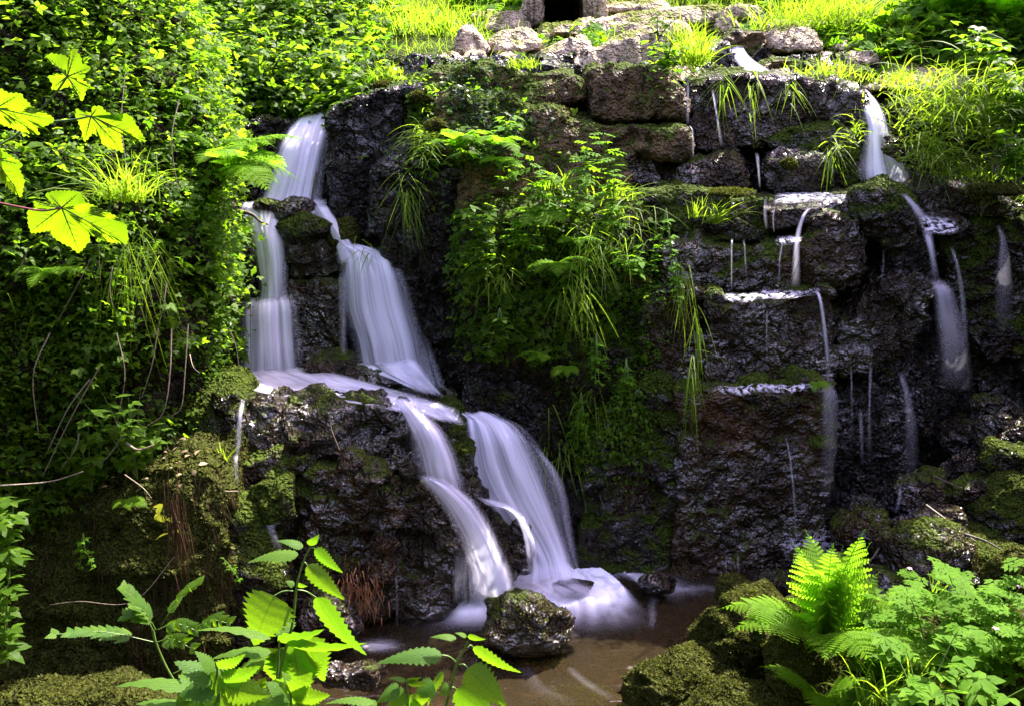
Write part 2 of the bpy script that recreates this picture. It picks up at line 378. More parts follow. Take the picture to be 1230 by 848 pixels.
def boulder(name, u, v, Y, w_px, h_px, mat, label, group=None, dfac=.8, sub=5, amp=.11, rot=0, cat='boulder', seed=None, moss=0, tilt=0, mossmat='mossleaf'):
    """boulder centred on pixel (u,v) at depth Y, w_px x h_px wide and tall"""
    seed = seed if seed is not None else int(u * 3 + v * 5) % 9973
    c0, f = ico(sub); c = c0.copy(); rg = np.random.default_rng(seed)
    for _ in range(9):       # cut flats
        d = rg.normal(size=3); d /= np.linalg.norm(d); k = rg.uniform(.62, .85); s = c @ d; m = s > k; c[m] -= np.outer(s[m] - k, d) * .85
    dist = (P(u, v, Y) - Vector((0, 0, H))).length
    rx = w_px / FPX * dist / 2 * 1.08; rz = h_px / FPX * dist / 2 * 1.12; ry = (rx + rz) / 2 * dfac
    c = c * np.array([rx, ry, rz])
    if tilt: 
        a = R(tilt); x = c[:, 0] * math.cos(a) - c[:, 2] * math.sin(a); z = c[:, 0] * math.sin(a) + c[:, 2] * math.cos(a); c[:, 0] = x; c[:, 2] = z
    n = c / (np.linalg.norm(c, axis=1)[:, None] + 1e-9)
    sz = (rx * ry * rz) ** (1 / 3)
    q = c / sz
    d = sz * amp * (1.0 * fbm(q * 1.3 + seed, 2, seed) + .9 * facets(q + seed, .9, seed) + .35 * facets(q + seed, .33, seed + 3) + .18 * fbm(q * 9, 3, seed))
    c = c + n * d[:, None]
    loc = P(u, v, Y); b = c[:, 2].min(); c[:, 2] -= b
    me = mk_mesh(name, c, None, f, 3)
    o = link(name, me, M[mat], None, (loc.x, loc.y, loc.z + b)); tag(o, label, cat, group)
    if moss:
        cc, nn = mesh_np(me); tri = f; moss_on('moss', cc, tri, moss, o, size=.014, mat=mossmat)
    return o

# ------------------------------------------------------------------ scatter
def face_sample(c, tri, dens, maskf=None, rg=rng, nmax=400000):
    a, b, d = c[tri[:, 0]], c[tri[:, 1]], c[tri[:, 2]]
    cr = np.cross(b - a, d - a); ar = np.linalg.norm(cr, axis=1) / 2; nrm = cr / (2 * ar[:, None] + 1e-12)
    cen = (a + b + d) / 3; wgt = ar * dens
    if maskf is not None: wgt = wgt * maskf(cen, nrm)
    cnt = rg.poisson(wgt); idx = np.repeat(np.arange(len(tri)), cnt)
    if len(idx) > nmax: idx = rg.choice(idx, nmax, False)
    r1 = np.sqrt(rg.random(len(idx))); r2 = rg.random(len(idx))
    p = a[idx] * (1 - r1)[:, None] + b[idx] * (r1 * (1 - r2))[:, None] + d[idx] * (r1 * r2)[:, None]
    return p, nrm[idx]
def tris(me):
    me.calc_loop_triangles(); n = len(me.loop_triangles); t = np.empty(n * 3, np.int32); me.loop_triangles.foreach_get('vertices', t); return t.reshape(-1, 3)
def norm(a): return a / (np.linalg.norm(a, axis=-1, keepdims=True) + 1e-9)
# leaf templates: (verts in x=across, y=along, z=normal), triangle list
T_OV = (np.array([[0, 0, 0], [0, .4, .03], [0, .75, 0], [0, 1, -.10], [-.27, .28, .08], [-.25, .62, .05], [.27, .28, .08], [.25, .62, .05]]),
        np.array([[0, 1, 4], [1, 5, 4], [1, 2, 5], [2, 3, 5], [0, 6, 1], [1, 6, 7], [1, 7, 2], [2, 7, 3]]))
T_RH = (np.array([[0, 0, 0], [-.28, .5, .07], [0, 1, -.05], [.28, .5, .07]]), np.array([[0, 2, 1], [0, 3, 2]]))
def compose(parts):
    V = []; F = []; n = 0
    for (v, f), ang, sc, off in parts:
        a = R(ang); m = np.array([[math.cos(a), math.sin(a), 0], [-math.sin(a), math.cos(a), 0], [0, 0, 1]])
        V.append((v * sc) @ m + np.array(off)); F.append(f + n); n += len(v)
    return np.concatenate(V), np.concatenate(F)
T_TRI = compose([(T_OV, 0, .75, (0, .25, 0)), (T_OV, 68, .62, (0, .22, 0)), (T_OV, -68, .62, (0, .22, 0))])
T_PALM = compose([(T_RH, a, s, (0, .1, 0)) for a, s in ((0, .9), (38, .8), (-38, .8), (80, .6), (-80, .6))])
T_PINN = compose([(T_OV, 0, .36, (0, .64, 0))] + [(T_OV, sgn * 62, .36, (0, y, 0)) for y in (.15, .4, .64) for sgn in (-1, 1)])
T_IVY = (np.array([[0, 0, 0], [-.42, .12, .04], [-.2, .42, .03], [0, 1, -.08], [.2, .42, .03], [.42, .12, .04], [0, .35, .06]]),
         np.array([[0, 6, 1], [1, 6, 2], [2, 6, 3], [6, 4, 3], [6, 5, 4], [0, 5, 6]]))
def scatter_mesh(name, T, p, nrm, size, up=.8, jit=.45, rg=rng, out=1.0, hang=0.0):
    """leaves at p: blade normal near up, tip pointing out of the surface"""
    n = len(p); v, f = T
    Z = norm(np.array([0, 0, 1.]) * up + nrm * (1 - up) + rg.normal(size=(n, 3)) * jit)
    D = nrm * out + rg.normal(size=(n, 3)) * .7 - np.array([0, 0, 1.]) * hang
    D = norm(D - (D * Z).sum(1)[:, None] * Z); X = np.cross(D, Z)
    s = size * rg.lognormal(0, .28, n)
    W = p[:, None, :] + (v[None, :, 0, None] * X[:, None] + v[None, :, 1, None] * D[:, None] + v[None, :, 2, None] * Z[:, None]) * s[:, None, None]
    F = f[None] + (np.arange(n) * len(v))[:, None, None]
    me = mk_mesh(name, W.reshape(-1, 3), None, F.reshape(-1, 3), 3)
    attr(me, 'rnd', np.repeat(rg.random(n), len(v))); return me
def moss_on(name, c, tri, dens, parent, size=.014, mat='mossleaf', thr=.15, rg=rng):
    def mf(cen, nr):
        k = fbm(cen * 5 + 3, 4, 77, .6)
        return np.clip((nr[:, 2] * .8 - thr + .1 + .9 * k) * 1.8, 0, 1)
    p, nr = face_sample(c, tri, dens, mf, rg, 60000)
    if not len(p): return None
    me = scatter_mesh(name, T_RH, p - nr * .003, nr, size, up=.25, jit=.7, out=.7, rg=rg)
    return link(name, me, M[mat], parent)

# ------------------------------------------------------------------ sheets given by pixel/depth tables
def interp2(tab, nu, nv):
    tab = np.asarray(tab, float); r, c = tab.shape
    x = np.linspace(0, c - 1, nu); y = np.linspace(0, r - 1, nv)
    tmp = np.stack([np.interp(x, np.arange(c), tab[i]) for i in range(r)])
    out = np.stack([np.interp(y, np.arange(r), tmp[:, j]) for j in range(nu)], 1)
    return out
def smooth(a, k):
    for _ in range(k):
        b = np.pad(a, 1, mode='edge'); a = (b[:-2, 1:-1] + b[2:, 1:-1] + b[1:-1, :-2] + b[1:-1, 2:] + 4 * b[1:-1, 1:-1]) / 8
    return a
def resample(vals, n):   # evenly spread positions between knots
    return np.interp(np.linspace(0, 1, n), np.linspace(0, 1, len(vals)), vals)
def grid_normals(G):
    du = np.gradient(G, axis=1); dv = np.gradient(G, axis=0); return norm(np.cross(dv, du))
def grid_faces(nv, nu):
    i = np.arange(nv * nu).reshape(nv, nu); return np.stack([i[:-1, :-1], i[1:, :-1], i[1:, 1:], i[:-1, 1:]], -1).reshape(-1, 4)
def sheet(name, U, V, Yt, nu, nv, amp, seed, mat, sm=6):
    """U: 1-D or per-row table, V: 1-D"""
    nr = len(V); Ut = np.asarray(U, float); Ut = np.tile(Ut, (nr, 1)) if Ut.ndim == 1 else Ut
    Ug = interp2(Ut, nu, nv); Vg = np.tile(resample(V, nv)[:, None], (1, nu)); Yg = interp2(Yt, nu, nv)
    Ug = smooth(Ug, sm); Yg = smooth(Yg, sm)
    G = nP(Ug, Vg, Yg); N_ = grid_normals(G)
    fl = (N_[..., 1] > 0); N_[fl & (np.abs(N_[..., 1]) > .5)] *= 1
    c = rock_disp(G.reshape(-1, 3), N_.reshape(-1, 3), amp, seed)
    me = mk_mesh(name, c, None, grid_faces(nv, nu), 4); o = link(name, me, M[mat]); tag(o, kind='structure'); return o
# ================================================================== GROUND
def ss(a, b, x): t = np.clip((x - a) / (b - a), 0, 1); return t * t * (3 - 2 * t)
def gz(x, y):
    p = np.stack([x, y, 0 * x], -1)
    yy = y + .25 * fbm(p * .6, 2, 3)
    hill = 3.82 + .30 * np.clip(yy - 7.9, 0, 2) + .62 * np.clip(yy - 9.9, 0, 30)
    left = ss(-.6, -2.2, x)
    hill = hill * (1 - left) + left * (3.42 + .72 * np.clip(yy - 7.7, 0, 30))
    rightb = ss(2.6, 4.4, x); hill = hill + rightb * (.35 + .25 * np.clip(yy - 7.4, 0, 8))
    ch = 0; cul = ss(.12, .25, x) * ss(1.15, 1.0, x) * ss(9.15, 9.3, y) * ss(11.4, 11.0, y); hill = hill * (1 - cul) + 4.15 * cul
    ch = np.exp(-((x + 1.9) / .45) ** 2) * ss(10, 8.2, y); hill = hill - .25 * ch
    z = hill * ss(7.4, 7.95, y)
    floor = -.42
    near = 2.05 * ss(2.7, 1.2, y) + floor * (1 - ss(2.7, 1.2, y))
    near = near + .5 * np.clip(-y - 2, 0, 30)
    gor = near * (y < 7.4) + z * 1.0
    z = np.where(y < 7.4, near, floor * (1 - ss(7.4, 7.95, y)) + z)
    sl = ss(-4.9, -6.3, x); z = z * (1 - sl) + sl * np.maximum(z, 4.5 + .9 * np.clip(-x - 6, 0, 25))
    sr = ss(4.9, 6.2, x); z = z * (1 - sr) + sr * np.maximum(z, 3.6 + .75 * np.clip(x - 6, 0, 25))
    return z + .05 * fbm(p * 2.1, 3, 8) * (y > 7.2) 
def ground():
    n = 330; k = np.linspace(-1, 1, n)
    xs = np.sign(k) * (7 * np.abs(k) + 113 * np.abs(k) ** 5); ys = 5 + np.sign(k) * (8 * np.abs(k) + 110 * np.abs(k) ** 5)
    X, Y = np.meshgrid(xs, ys); Z = gz(X.ravel(), Y.ravel())
    c = np.stack([X.ravel(), Y.ravel(), np.clip(Z, -1, 14)], -1)
    me = mk_mesh('ground', c, None, grid_faces(n, n)[:, ::-1], 4)
    return tag(link('ground', me, M['hill']), kind='structure')
GROUND = ground()

# ================================================================== CLIFF behind the blocks
CU = [-300, 240, 300, 350, 400, 460, 540, 620, 780, 900, 1000, 1100, 1160, 1230, 1600]
CV = [66, 130, 180, 240, 345, 460, 560, 690, 790]
CY = [[8.6, 8.4, 8.3, 8.2, 8.1, 7.9, 7.75, 7.75, 7.9, 7.9, 8.0, 8.1, 8.2, 8.2, 8.4],
      [8.3, 8.1, 7.9, 7.8, 7.7, 7.3, 7.1, 7.25, 7.5, 7.5, 7.6, 7.6, 7.7, 7.7, 7.8],
      [8.0, 7.9, 7.75, 7.5, 7.35, 7.0, 6.8, 7.0, 7.25, 7.35, 7.4, 7.4, 7.4, 7.4, 7.5],
      [7.7, 7.6, 7.45, 7.35, 7.3, 6.95, 6.65, 6.7, 7.0, 7.1, 7.1, 7.1, 7.1, 7.1, 7.2],
      [7.1, 7.05, 7.0, 7.0, 7.0, 6.9, 6.6, 6.5, 6.65, 6.75, 6.75, 6.85, 6.9, 6.9, 7.0],
      [6.7, 6.7, 6.72, 6.75, 6.75, 6.7, 6.5, 6.35, 6.35, 6.45, 6.5, 6.65, 6.85, 6.85, 6.9],
      [6.4, 6.4, 6.45, 6.5, 6.5, 6.45, 6.3, 6.2, 6.2, 6.25, 6.3, 6.5, 6.75, 6.75, 6.8],
      [6.2, 6.2, 6.2, 6.2, 6.2, 6.15, 6.05, 6.0, 5.98, 6.0, 6.12, 6.35, 6.55, 6.6, 6.6],
      [6.2, 6.2, 6.2, 6.2, 6.2, 6.15, 6.05, 6.0, 5.98, 6.0, 6.12, 6.35, 6.55, 6.6, 6.6]]
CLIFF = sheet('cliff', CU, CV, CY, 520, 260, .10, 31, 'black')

# left bank: side wall of the gorge, its far edge turning away behind the falls
edge = [(-60, 188), (0, 208), (60, 228), (120, 250), (180, 266), (240, 268), (300, 272), (380, 272), (440, 268), (500, 240), (560, 205), (620, 195)]
BU = []; BY = []
for v, e in edge:
    lean = .95 * max(0, (300 - v) / 360)
    BU.append([-700, -350, 0, .35 * e, .7 * e, .92 * e, e, e + 2, e - 22])
    BY.append([y + lean for y in (3.3, 4.0, 4.75, 5.0, 5.35, 5.7, 6.15, 6.6, 8.6)])
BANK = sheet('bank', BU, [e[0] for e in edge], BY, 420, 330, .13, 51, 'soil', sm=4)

# ================================================================== ROCK BLOCKS (outline in photo pixels, depth at top and at foot)
G1 = 'stone blocks stepping down the wet wall'
G2 = 'rocks of the left cascade'
G3 = 'dry rocks along the upper rim'
# lowest course
rock('rock_block', [(812, 468), (870, 464), (985, 458), (1000, 468), (1003, 560), (990, 700), (800, 700), (812, 590)], 6.02, 5.90, .5, 'wetrust', 'widest dark wet block, in the lowest course of the wall above the pool', group=G1)
rock('rock_block', [(745, 468), (795, 452), (824, 470), (826, 600), (800, 700), (690, 700), (700, 560)], 6.08, 5.93, .5, 'wetmoss', 'dark mossy block left of the widest lowest block, below the hanging greenery', group=G1)
rock('rock_block', [(1000, 474), (1040, 452), (1080, 448), (1098, 500), (1085, 640), (1000, 655)], 6.30, 6.20, .5, 'black', 'narrow black column of rock behind the tall thin trickles', group=G1)
rock('rock_block', [(850, 352), (900, 362), (930, 364), (985, 345), (1004, 352), (1004, 440), (998, 470), (845, 470)], 6.22, 6.12, .5, 'wet', 'glistening dark block with the water-washed lavender top, second course', group=G1)
rock('rock_block', [(772, 350), (815, 343), (852, 350), (852, 470), (765, 466)], 6.24, 6.16, .4, 'wet', 'dark block with thin yellow-green grass hanging down it, second course', group=G1)
rock('rock_block', [(1003, 392), (1030, 378), (1060, 340), (1110, 335), (1128, 345), (1118, 375), (1090, 420), (1045, 444), (1008, 462)], 6.30, 6.22, .45, 'slick', 'slanting glistening block under the strongest right-hand trickle', group=G1, seed=21)
rock('rock_block', [(790, 290), (850, 288), (905, 296), (982, 284), (985, 352), (930, 360), (795, 352)], 6.42, 6.34, .5, 'wet', 'long dark block under two short trickles, third course', group=G1)
rock('rock_block', [(772, 232), (810, 226), (860, 228), (925, 236), (930, 292), (785, 292)], 6.56, 6.48, .6, 'wetmoss', 'ledge block carrying the grass clump below the pale flat top', group=G1)
rock('rock_block', [(968, 262), (992, 250), (1030, 262), (1048, 285), (1045, 350), (1008, 358), (972, 350)], 6.32, 6.24, .5, 'wet', 'rounded brown boulder-like block beside the curved trickle', group=G1, bevel=.12)
rock('rock_slab', [(916, 250), (990, 246), (1042, 240), (1048, 266), (925, 280)], 6.42, 6.40, .65, 'slick', 'pale sunlit flat slab at the lip of the wall', group=G1, amp=.02, rise=.06)
rock('rock_block', [(1034, 236), (1060, 226), (1095, 240), (1100, 292), (1060, 300), (1040, 285)], 6.36, 6.34, .45, 'wetmoss', 'mossy dark block right of the pale flat slab', group=G1)
rock('rock_block', [(1055, 290), (1112, 276), (1130, 300), (1128, 345), (1062, 352)], 6.46, 6.40, .4, 'black', 'recessed black block left of the strongest right-hand trickle', group=G1)
rock('rock_slab', [(1075, 232), (1120, 222), (1180, 226), (1232, 246), (1234, 262), (1195, 268), (1165, 262), (1110, 262)], 6.52, 6.50, .7, 'slick', 'rounded sunlit cap rock at the right end of the lip', group=G1, amp=.05)
rock('rock_block', [(1128, 268), (1170, 262), (1240, 266), (1262, 330), (1250, 420), (1190, 440), (1160, 400), (1138, 330)], 6.62, 6.72, .5, 'wetmoss', 'overhanging olive brown block at the right edge of the picture', group=G1)
rock('rock_slab', [(1098, 262), (1140, 256), (1175, 270), (1160, 284), (1112, 290), (1098, 280)], 6.44, 6.44, .3, 'slick', 'small water-washed step below the right-hand lip', group=G1, amp=.035)
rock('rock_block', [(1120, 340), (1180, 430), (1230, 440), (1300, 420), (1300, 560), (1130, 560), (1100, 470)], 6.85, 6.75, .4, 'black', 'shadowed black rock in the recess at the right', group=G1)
# upper courses
rock('rock_block', [(708, 84), (760, 76), (806, 84), (824, 102), (824, 145), (740, 150), (708, 142)], 7.02, 6.96, .7, 'damp', 'big square brown block high in the middle of the wall', group=G1, bevel=.1)
rock('rock_block', [(642, 136), (664, 128), (700, 140), (745, 148), (820, 150), (836, 160), (836, 192), (760, 190), (645, 190)], 6.86, 6.78, .6, 'damp', 'long streaked block under the big square brown block', group=G1)
rock('rock_block', [(826, 98), (878, 90), (960, 96), (1012, 98), (1050, 112), (1046, 152), (960, 158), (930, 178), (830, 184)], 7.18, 7.06, .6, 'wet', 'long dark upper block hung with thin grass', group=G1)
rock('rock_block', [(905, 166), (945, 150), (1045, 152), (1040, 182), (930, 186)], 7.0, 6.96, .4, 'wetmoss', 'thin slanting layer of rock above the mossy knob', group=G1)
rock('rock_block', [(918, 196), (955, 184), (988, 188), (996, 206), (990, 232), (918, 232)], 6.86, 6.82, .4, 'slick', 'knob of wet rock with a moss cushion on it', group=G1)
rock('rock_block', [(826, 194), (890, 189), (908, 210), (905, 232), (800, 234), (790, 214)], 6.9, 6.84, .5, 'wet', 'low brown block under the lime trickles', group=G1)
rock('rock_block', [(988, 176), (1034, 168), (1040, 226), (990, 230)], 6.94, 6.88, .4, 'wetmoss', 'dark block left of the white upper cascade', group=G1)
rock('rock_block', [(738, 186), (788, 188), (804, 226), (802, 240), (742, 240)], 6.78, 6.72, .4, 'wet', 'dark block behind the tall yellow-green plant', group=G1)
rock('rock_block', [(1076, 126), (1130, 112), (1200, 124), (1232, 150), (1232, 232), (1090, 222), (1076, 180)], 6.95, 6.88, .7, 'wetmoss', 'earthy block under the bright overhanging grass', group=G1, bevel=.12)
rock('rock_block', [(1060, 172), (1084, 168), (1092, 230), (1046, 230), (1048, 214)], 6.82, 6.78, .3, 'slick', 'wet rock at the right of the white upper cascade', group=G1)
# rim, dry
rock('rock', [(690, 88), (702, 62), (740, 46), (800, 24), (836, 34), (840, 88)], 7.95, 7.75, .9, 'dry', 'tall tan rock on the rim with ivy on its right side', group=G3, bevel=.1)
rock('rock', [(624, 84), (650, 62), (690, 46), (712, 48), (715, 90)], 7.9, 7.7, .7, 'dry', 'tan slanting rock left of the tallest rim rock', group=G3)
rock('rock', [(543, 66), (548, 34), (562, 28), (580, 42), (592, 62), (580, 70)], 8.2, 8.1, .4, 'dry', 'pointed brown rock left on the rim', group=G3)
rock('rock', [(584, 56), (596, 38), (632, 34), (656, 48), (650, 62), (600, 64)], 8.4, 8.2, .6, 'dry', 'low brown rock right of the pointed rim rock', group=G3)
rock('rock', [(545, 72), (560, 60), (584, 60), (586, 74)], 7.95, 7.9, .4, 'dry', 'small pale rock below the pointed rim rock', group=G3)
rock('rock', [(640, 44), (650, 27), (720, 20), (800, 10), (870, 8), (880, 28), (800, 30), (700, 50)], 9.1, 8.8, .5, 'dry', 'broad pale rock shelf under the culvert opening', group=G3)
rock('rock', [(580, 36), (590, 20), (615, 16), (640, 24), (640, 38)], 9.3, 9.1, .6, 'dry', 'pale rounded rock left of the culvert opening', group=G3)
rock('rock', [(980, 84), (990, 60), (1056, 60), (1062, 78)], 7.9, 7.8, .6, 'dry', 'low tan step rock among the rim grass', group=G3)
rock('rock', [(1052, 36), (1060, 16), (1082, 10), (1094, 30), (1086, 42)], 8.8, 8.7, .5, 'dry', 'peaked brown rock in the bright grass at the top right', group=G3)
rock('rock', [(926, 62), (935, 34), (960, 30), (985, 38), (990, 62)], 8.3, 8.1, .5, 'dry', 'brown rock under the big rim grass clump', group=G3)
rock('rock', [(870, 50), (884, 36), (912, 40), (925, 58), (912, 70), (880, 66)], 8.1, 8.0, .4, 'damp', 'grey brown rock right of the small top cascade', group=G3)
rock('rock', [(846, 70), (852, 56), (876, 52), (880, 88), (850, 92)], 7.9, 7.8, .4, 'wet', 'dark wet rock left of the small top cascade', group=G3)
rock('rock', [(905, 84), (925, 70), (990, 74), (1045, 84), (1050, 98), (910, 98)], 7.75, 7.6, .5, 'damp', 'flat mossy rock above the long dark upper block', group=G3)
rock('rock', [(1040, 108), (1060, 92), (1120, 84), (1160, 86), (1168, 108), (1130, 114)], 7.5, 7.3, .5, 'dry', 'pale flat rock under the right-hand bright grass', group=G3)
for poly, yt, yb, l in [
  ([(560, 24), (575, 10), (640, 8), (648, 24)], 9.7, 9.5, 'flat pale step left of the culvert'),
  ([(712, 14), (730, 2), (800, -2), (812, 12)], 9.8, 9.6, 'flat pale step right of the culvert'),
  ([(806, 22), (820, 8), (872, 6), (880, 20)], 9.2, 9.0, 'tan step rock above the rim grass tuft'),
  ([(930, 34), (940, 22), (1010, 20), (1020, 34)], 8.9, 8.7, 'broad tan rock half under the rim grass'),
  ([(1000, 62), (1008, 48), (1048, 46), (1056, 62)], 8.2, 8.1, 'square tan rock right of the brown rock under the grass clump'),
  ([(880, 80), (892, 68), (930, 68), (940, 82)], 7.9, 7.8, 'purple-brown slab right beside the small top cascade'),
  ([(790, 92), (800, 80), (846, 82), (850, 98), (800, 100)], 7.7, 7.5, 'low rock under the rim grass tuft'),
  ([(1090, 60), (1100, 48), (1140, 52), (1146, 70), (1096, 72)], 8.2, 8.0, 'brown rock below the peaked rock at the top right'),
  ([(1056, 84), (1066, 72), (1120, 74), (1128, 88), (1060, 90)], 7.9, 7.7, 'long tan step below the right-hand top rocks'),
  ([(520, 82), (528, 66), (548, 62), (556, 78)], 7.9, 7.8, 'small reddish rock at the left end of the rim'),
  ([(590, 74), (600, 62), (626, 62), (630, 76)], 7.95, 7.8, 'small tan rock in the gap of the rim'),
  ([(660, 40), (668, 30), (700, 30), (706, 44)], 8.6, 8.4, 'pale broken stone just below the culvert'),
  ([(960, 14), (970, 2), (1030, 0), (1036, 14)], 9.6, 9.4, 'faraway pale rock in the upper grass')]:
    rock('rock', poly, yt, yb, .6, 'dry', l, group=G3)
for k, (u, v, Y, w_, h_, l) in enumerate([(890, 18, 9.6, 44, 22, 'pale round stone behind the rim grass, left of the bright bank'), (840, 20, 9.2, 40, 24, 'tan stone above the grass tuft on the rim'), (915, 48, 8.5, 40, 20, 'brown stone tucked behind the small top cascade'), (1010, 34, 8.9, 50, 22, 'half buried stone in the bright upper grass'), (872, 30, 9.0, 30, 16, 'small purple-grey stone above the top cascade')]):
    boulder('stone', u, v, Y, w_, h_, 'dry', l, group='stones on the rim', sub=4)
# centre ledges
rock('rock_ledge', [(478, 96), (520, 80), (560, 74), (600, 78), (632, 92), (600, 108), (548, 116), (500, 124), (478, 118)], 7.3, 7.15, .7, 'damp', 'long brown ledge rock above the hanging ivy', group=G1, bevel=.1)
rock('rock_ledge', [(590, 92), (640, 82), (690, 82), (710, 96), (708, 124), (650, 132), (590, 128)], 7.3, 7.1, .6, 'damp', 'rounded brown ledge rock left of the big square brown block', group=G1, bevel=.1)
rock('rock_ledge', [(570, 124), (600, 112), (650, 128), (652, 176), (580, 180)], 7.05, 6.9, .5, 'wetmoss', 'dark rock under the rounded ledge, behind ivy', group=G1)
rock('rock_ledge', [(510, 112), (545, 100), (590, 110), (600, 180), (560, 200), (515, 190)], 6.98, 6.8, .5, 'damp', 'brown rock under the shiny ivy curtain', group=G1, bevel=.1)
rock('rock_ledge', [(548, 196), (600, 176), (648, 182), (700, 192), (752, 192), (752, 240), (640, 250), (550, 260)], 6.72, 6.6, .5, 'damp', 'brown rock behind the row of yellow-green seedlings', group=G1)
rock('rock_bulge', [(548, 250), (600, 236), (700, 236), (790, 240), (802, 300), (800, 400), (780, 470), (740, 560), (690, 560), (640, 470), (570, 430), (545, 360)], 6.48, 6.2, .5, 'wetmoss', 'broad bulging rock face under the hanging greenery', group=G1, vox=.032, bevel=.14)
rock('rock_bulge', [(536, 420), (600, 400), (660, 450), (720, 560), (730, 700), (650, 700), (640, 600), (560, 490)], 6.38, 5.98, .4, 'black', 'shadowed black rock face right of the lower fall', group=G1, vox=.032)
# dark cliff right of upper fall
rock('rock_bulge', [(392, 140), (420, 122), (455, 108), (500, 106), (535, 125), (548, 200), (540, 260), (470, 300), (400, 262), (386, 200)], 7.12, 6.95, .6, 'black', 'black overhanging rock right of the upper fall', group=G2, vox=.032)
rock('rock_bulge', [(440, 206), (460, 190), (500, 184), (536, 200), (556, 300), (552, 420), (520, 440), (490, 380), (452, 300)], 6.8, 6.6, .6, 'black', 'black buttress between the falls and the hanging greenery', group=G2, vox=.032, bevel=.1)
rock('rock_bulge', [(285, 150), (318, 140), (348, 145), (350, 200), (300, 240), (280, 225)], 7.55, 7.4, .5, 'black', 'dark rock at the left of the upper fall lip', group=G2)
rock('rock', [(370, 150), (392, 130), (410, 128), (405, 160), (385, 180)], 7.75, 7.5, .4, 'black', 'rock lip behind the top of the upper fall', group=G2)
# rocks in the middle cascade
rock('rock', [(340, 288), (372, 278), (408, 300), (416, 322), (405, 338), (345, 338)], 6.82, 6.76, .5, 'slick', 'shiny dark rock between the two middle falls, upper one', group=G2, bevel=.09)
rock('rock', [(342, 342), (400, 336), (412, 350), (412, 440), (346, 440)], 6.74, 6.62, .6, 'wet', 'square dark rock between the two middle falls, lower one', group=G2, bevel=.08)
rock('rock', [(276, 300), (300, 288), (310, 320), (312, 352), (296, 370), (276, 370)], 6.9, 6.82, .5, 'slick', 'shiny rock at the left edge of the left middle fall', group=G2)
rock('rock', [(276, 368), (296, 362), (298, 446), (276, 446)], 6.75, 6.65, .5, 'wet', 'narrow dark rock below it at the left of the middle fall', group=G2)
rock('rock_bulge', [(410, 318), (470, 316), (500, 400), (515, 470), (440, 470), (408, 440)], 6.95, 6.7, .4, 'black', 'dark face behind the right middle fall', group=G2)
rock('rock_shelf', [(284, 474), (400, 481), (520, 489), (554, 500), (556, 560), (480, 560), (284, 540)], 5.92, 5.80, .85, 'slick', 'wet shelf that carries the white water to the lower falls', group=G2, amp=.025, rise=.001)
rock('rock', [(356, 440), (400, 436), (450, 447), (490, 466), (440, 468), (380, 456)], 6.28, 6.2, .3, 'slick', 'low wet hump in the middle of the white shelf water', group=G2, amp=.04)
for u, v, Y, w_, h_, mt, l in [(322, 249, 6.98, 34, 18, 'wet', 'small black stone in the white water under the upper fall'), (352, 252, 6.96, 52, 28, 'slick', 'wet black boulder under the upper fall, left of the leaning stick'),
                            (368, 276, 6.88, 62, 36, 'wetmoss', 'mossy boulder topping the rocks between the middle falls'), (330, 272, 6.92, 30, 22, 'wetmoss', 'small mossy stone left of the mossy top boulder'),
                            (412, 284, 6.92, 50, 44, 'moss', 'dark moss-covered boulder on the right bend of the cascade')]:
    boulder('boulder', u, v, Y, w_, h_, mt, l, group=G2)
# big left rock
rock('rock', [(286, 492), (330, 484), (400, 486), (455, 490), (478, 502), (470, 545), (400, 560), (340, 568), (290, 560)], 5.66, 5.42, .3, 'slick', 'big glistening lavender-sheened rock below the white shelf', group=G2, bevel=.13, amp=.085)
rock('rock', [(455, 496), (490, 500), (506, 560), (545, 600), (563, 650), (560, 742), (480, 756), (452, 640), (446, 540)], 5.58, 5.28, .3, 'slick', 'tall wet rock immediately left of the lower left fall', group=G2, bevel=.1, amp=.09)
rock('rock', [(350, 560), (400, 532), (455, 540), (480, 600), (476, 756), (410, 752), (372, 680)], 5.44, 5.22, .5, 'wetrust', 'rust-brown bulging rock under the big glistening rock', group=G2, bevel=.12, amp=.09)
rock('rock', [(262, 560), (330, 552), (375, 566), (392, 650), (400, 752), (330, 762), (268, 700)], 5.36, 5.1, .6, 'wetrust', 'cracked brown rock behind the nettles', group=G2, amp=.1)
rock('rock', [(508, 506), (545, 500), (560, 514), (566, 580), (558, 612), (520, 560), (505, 520)], 5.74, 5.6, .5, 'wetmoss', 'mossy corner rock between the two lower falls', group=G2, bevel=.09)
rock('rock', [(553, 560), (580, 596), (585, 640), (560, 640), (545, 600)], 5.66, 5.56, .4, 'wet', 'dark wedge of rock in the middle of the lower falls', group=G2)
rock('rock', [(586, 618), (610, 604), (630, 620), (644, 650), (646, 690), (620, 702), (596, 690), (604, 650)], 5.62, 5.5, .4, 'slick', 'rounded wet rock splitting the foot of the lower falls', group=G2, bevel=.1)
rock('rock', [(580, 640), (600, 632), (606, 660), (620, 690), (622, 712), (560, 722), (548, 660)], 5.5, 5.38, .3, 'wet', 'low dark rock behind the foot of the lower left fall', group=G2)
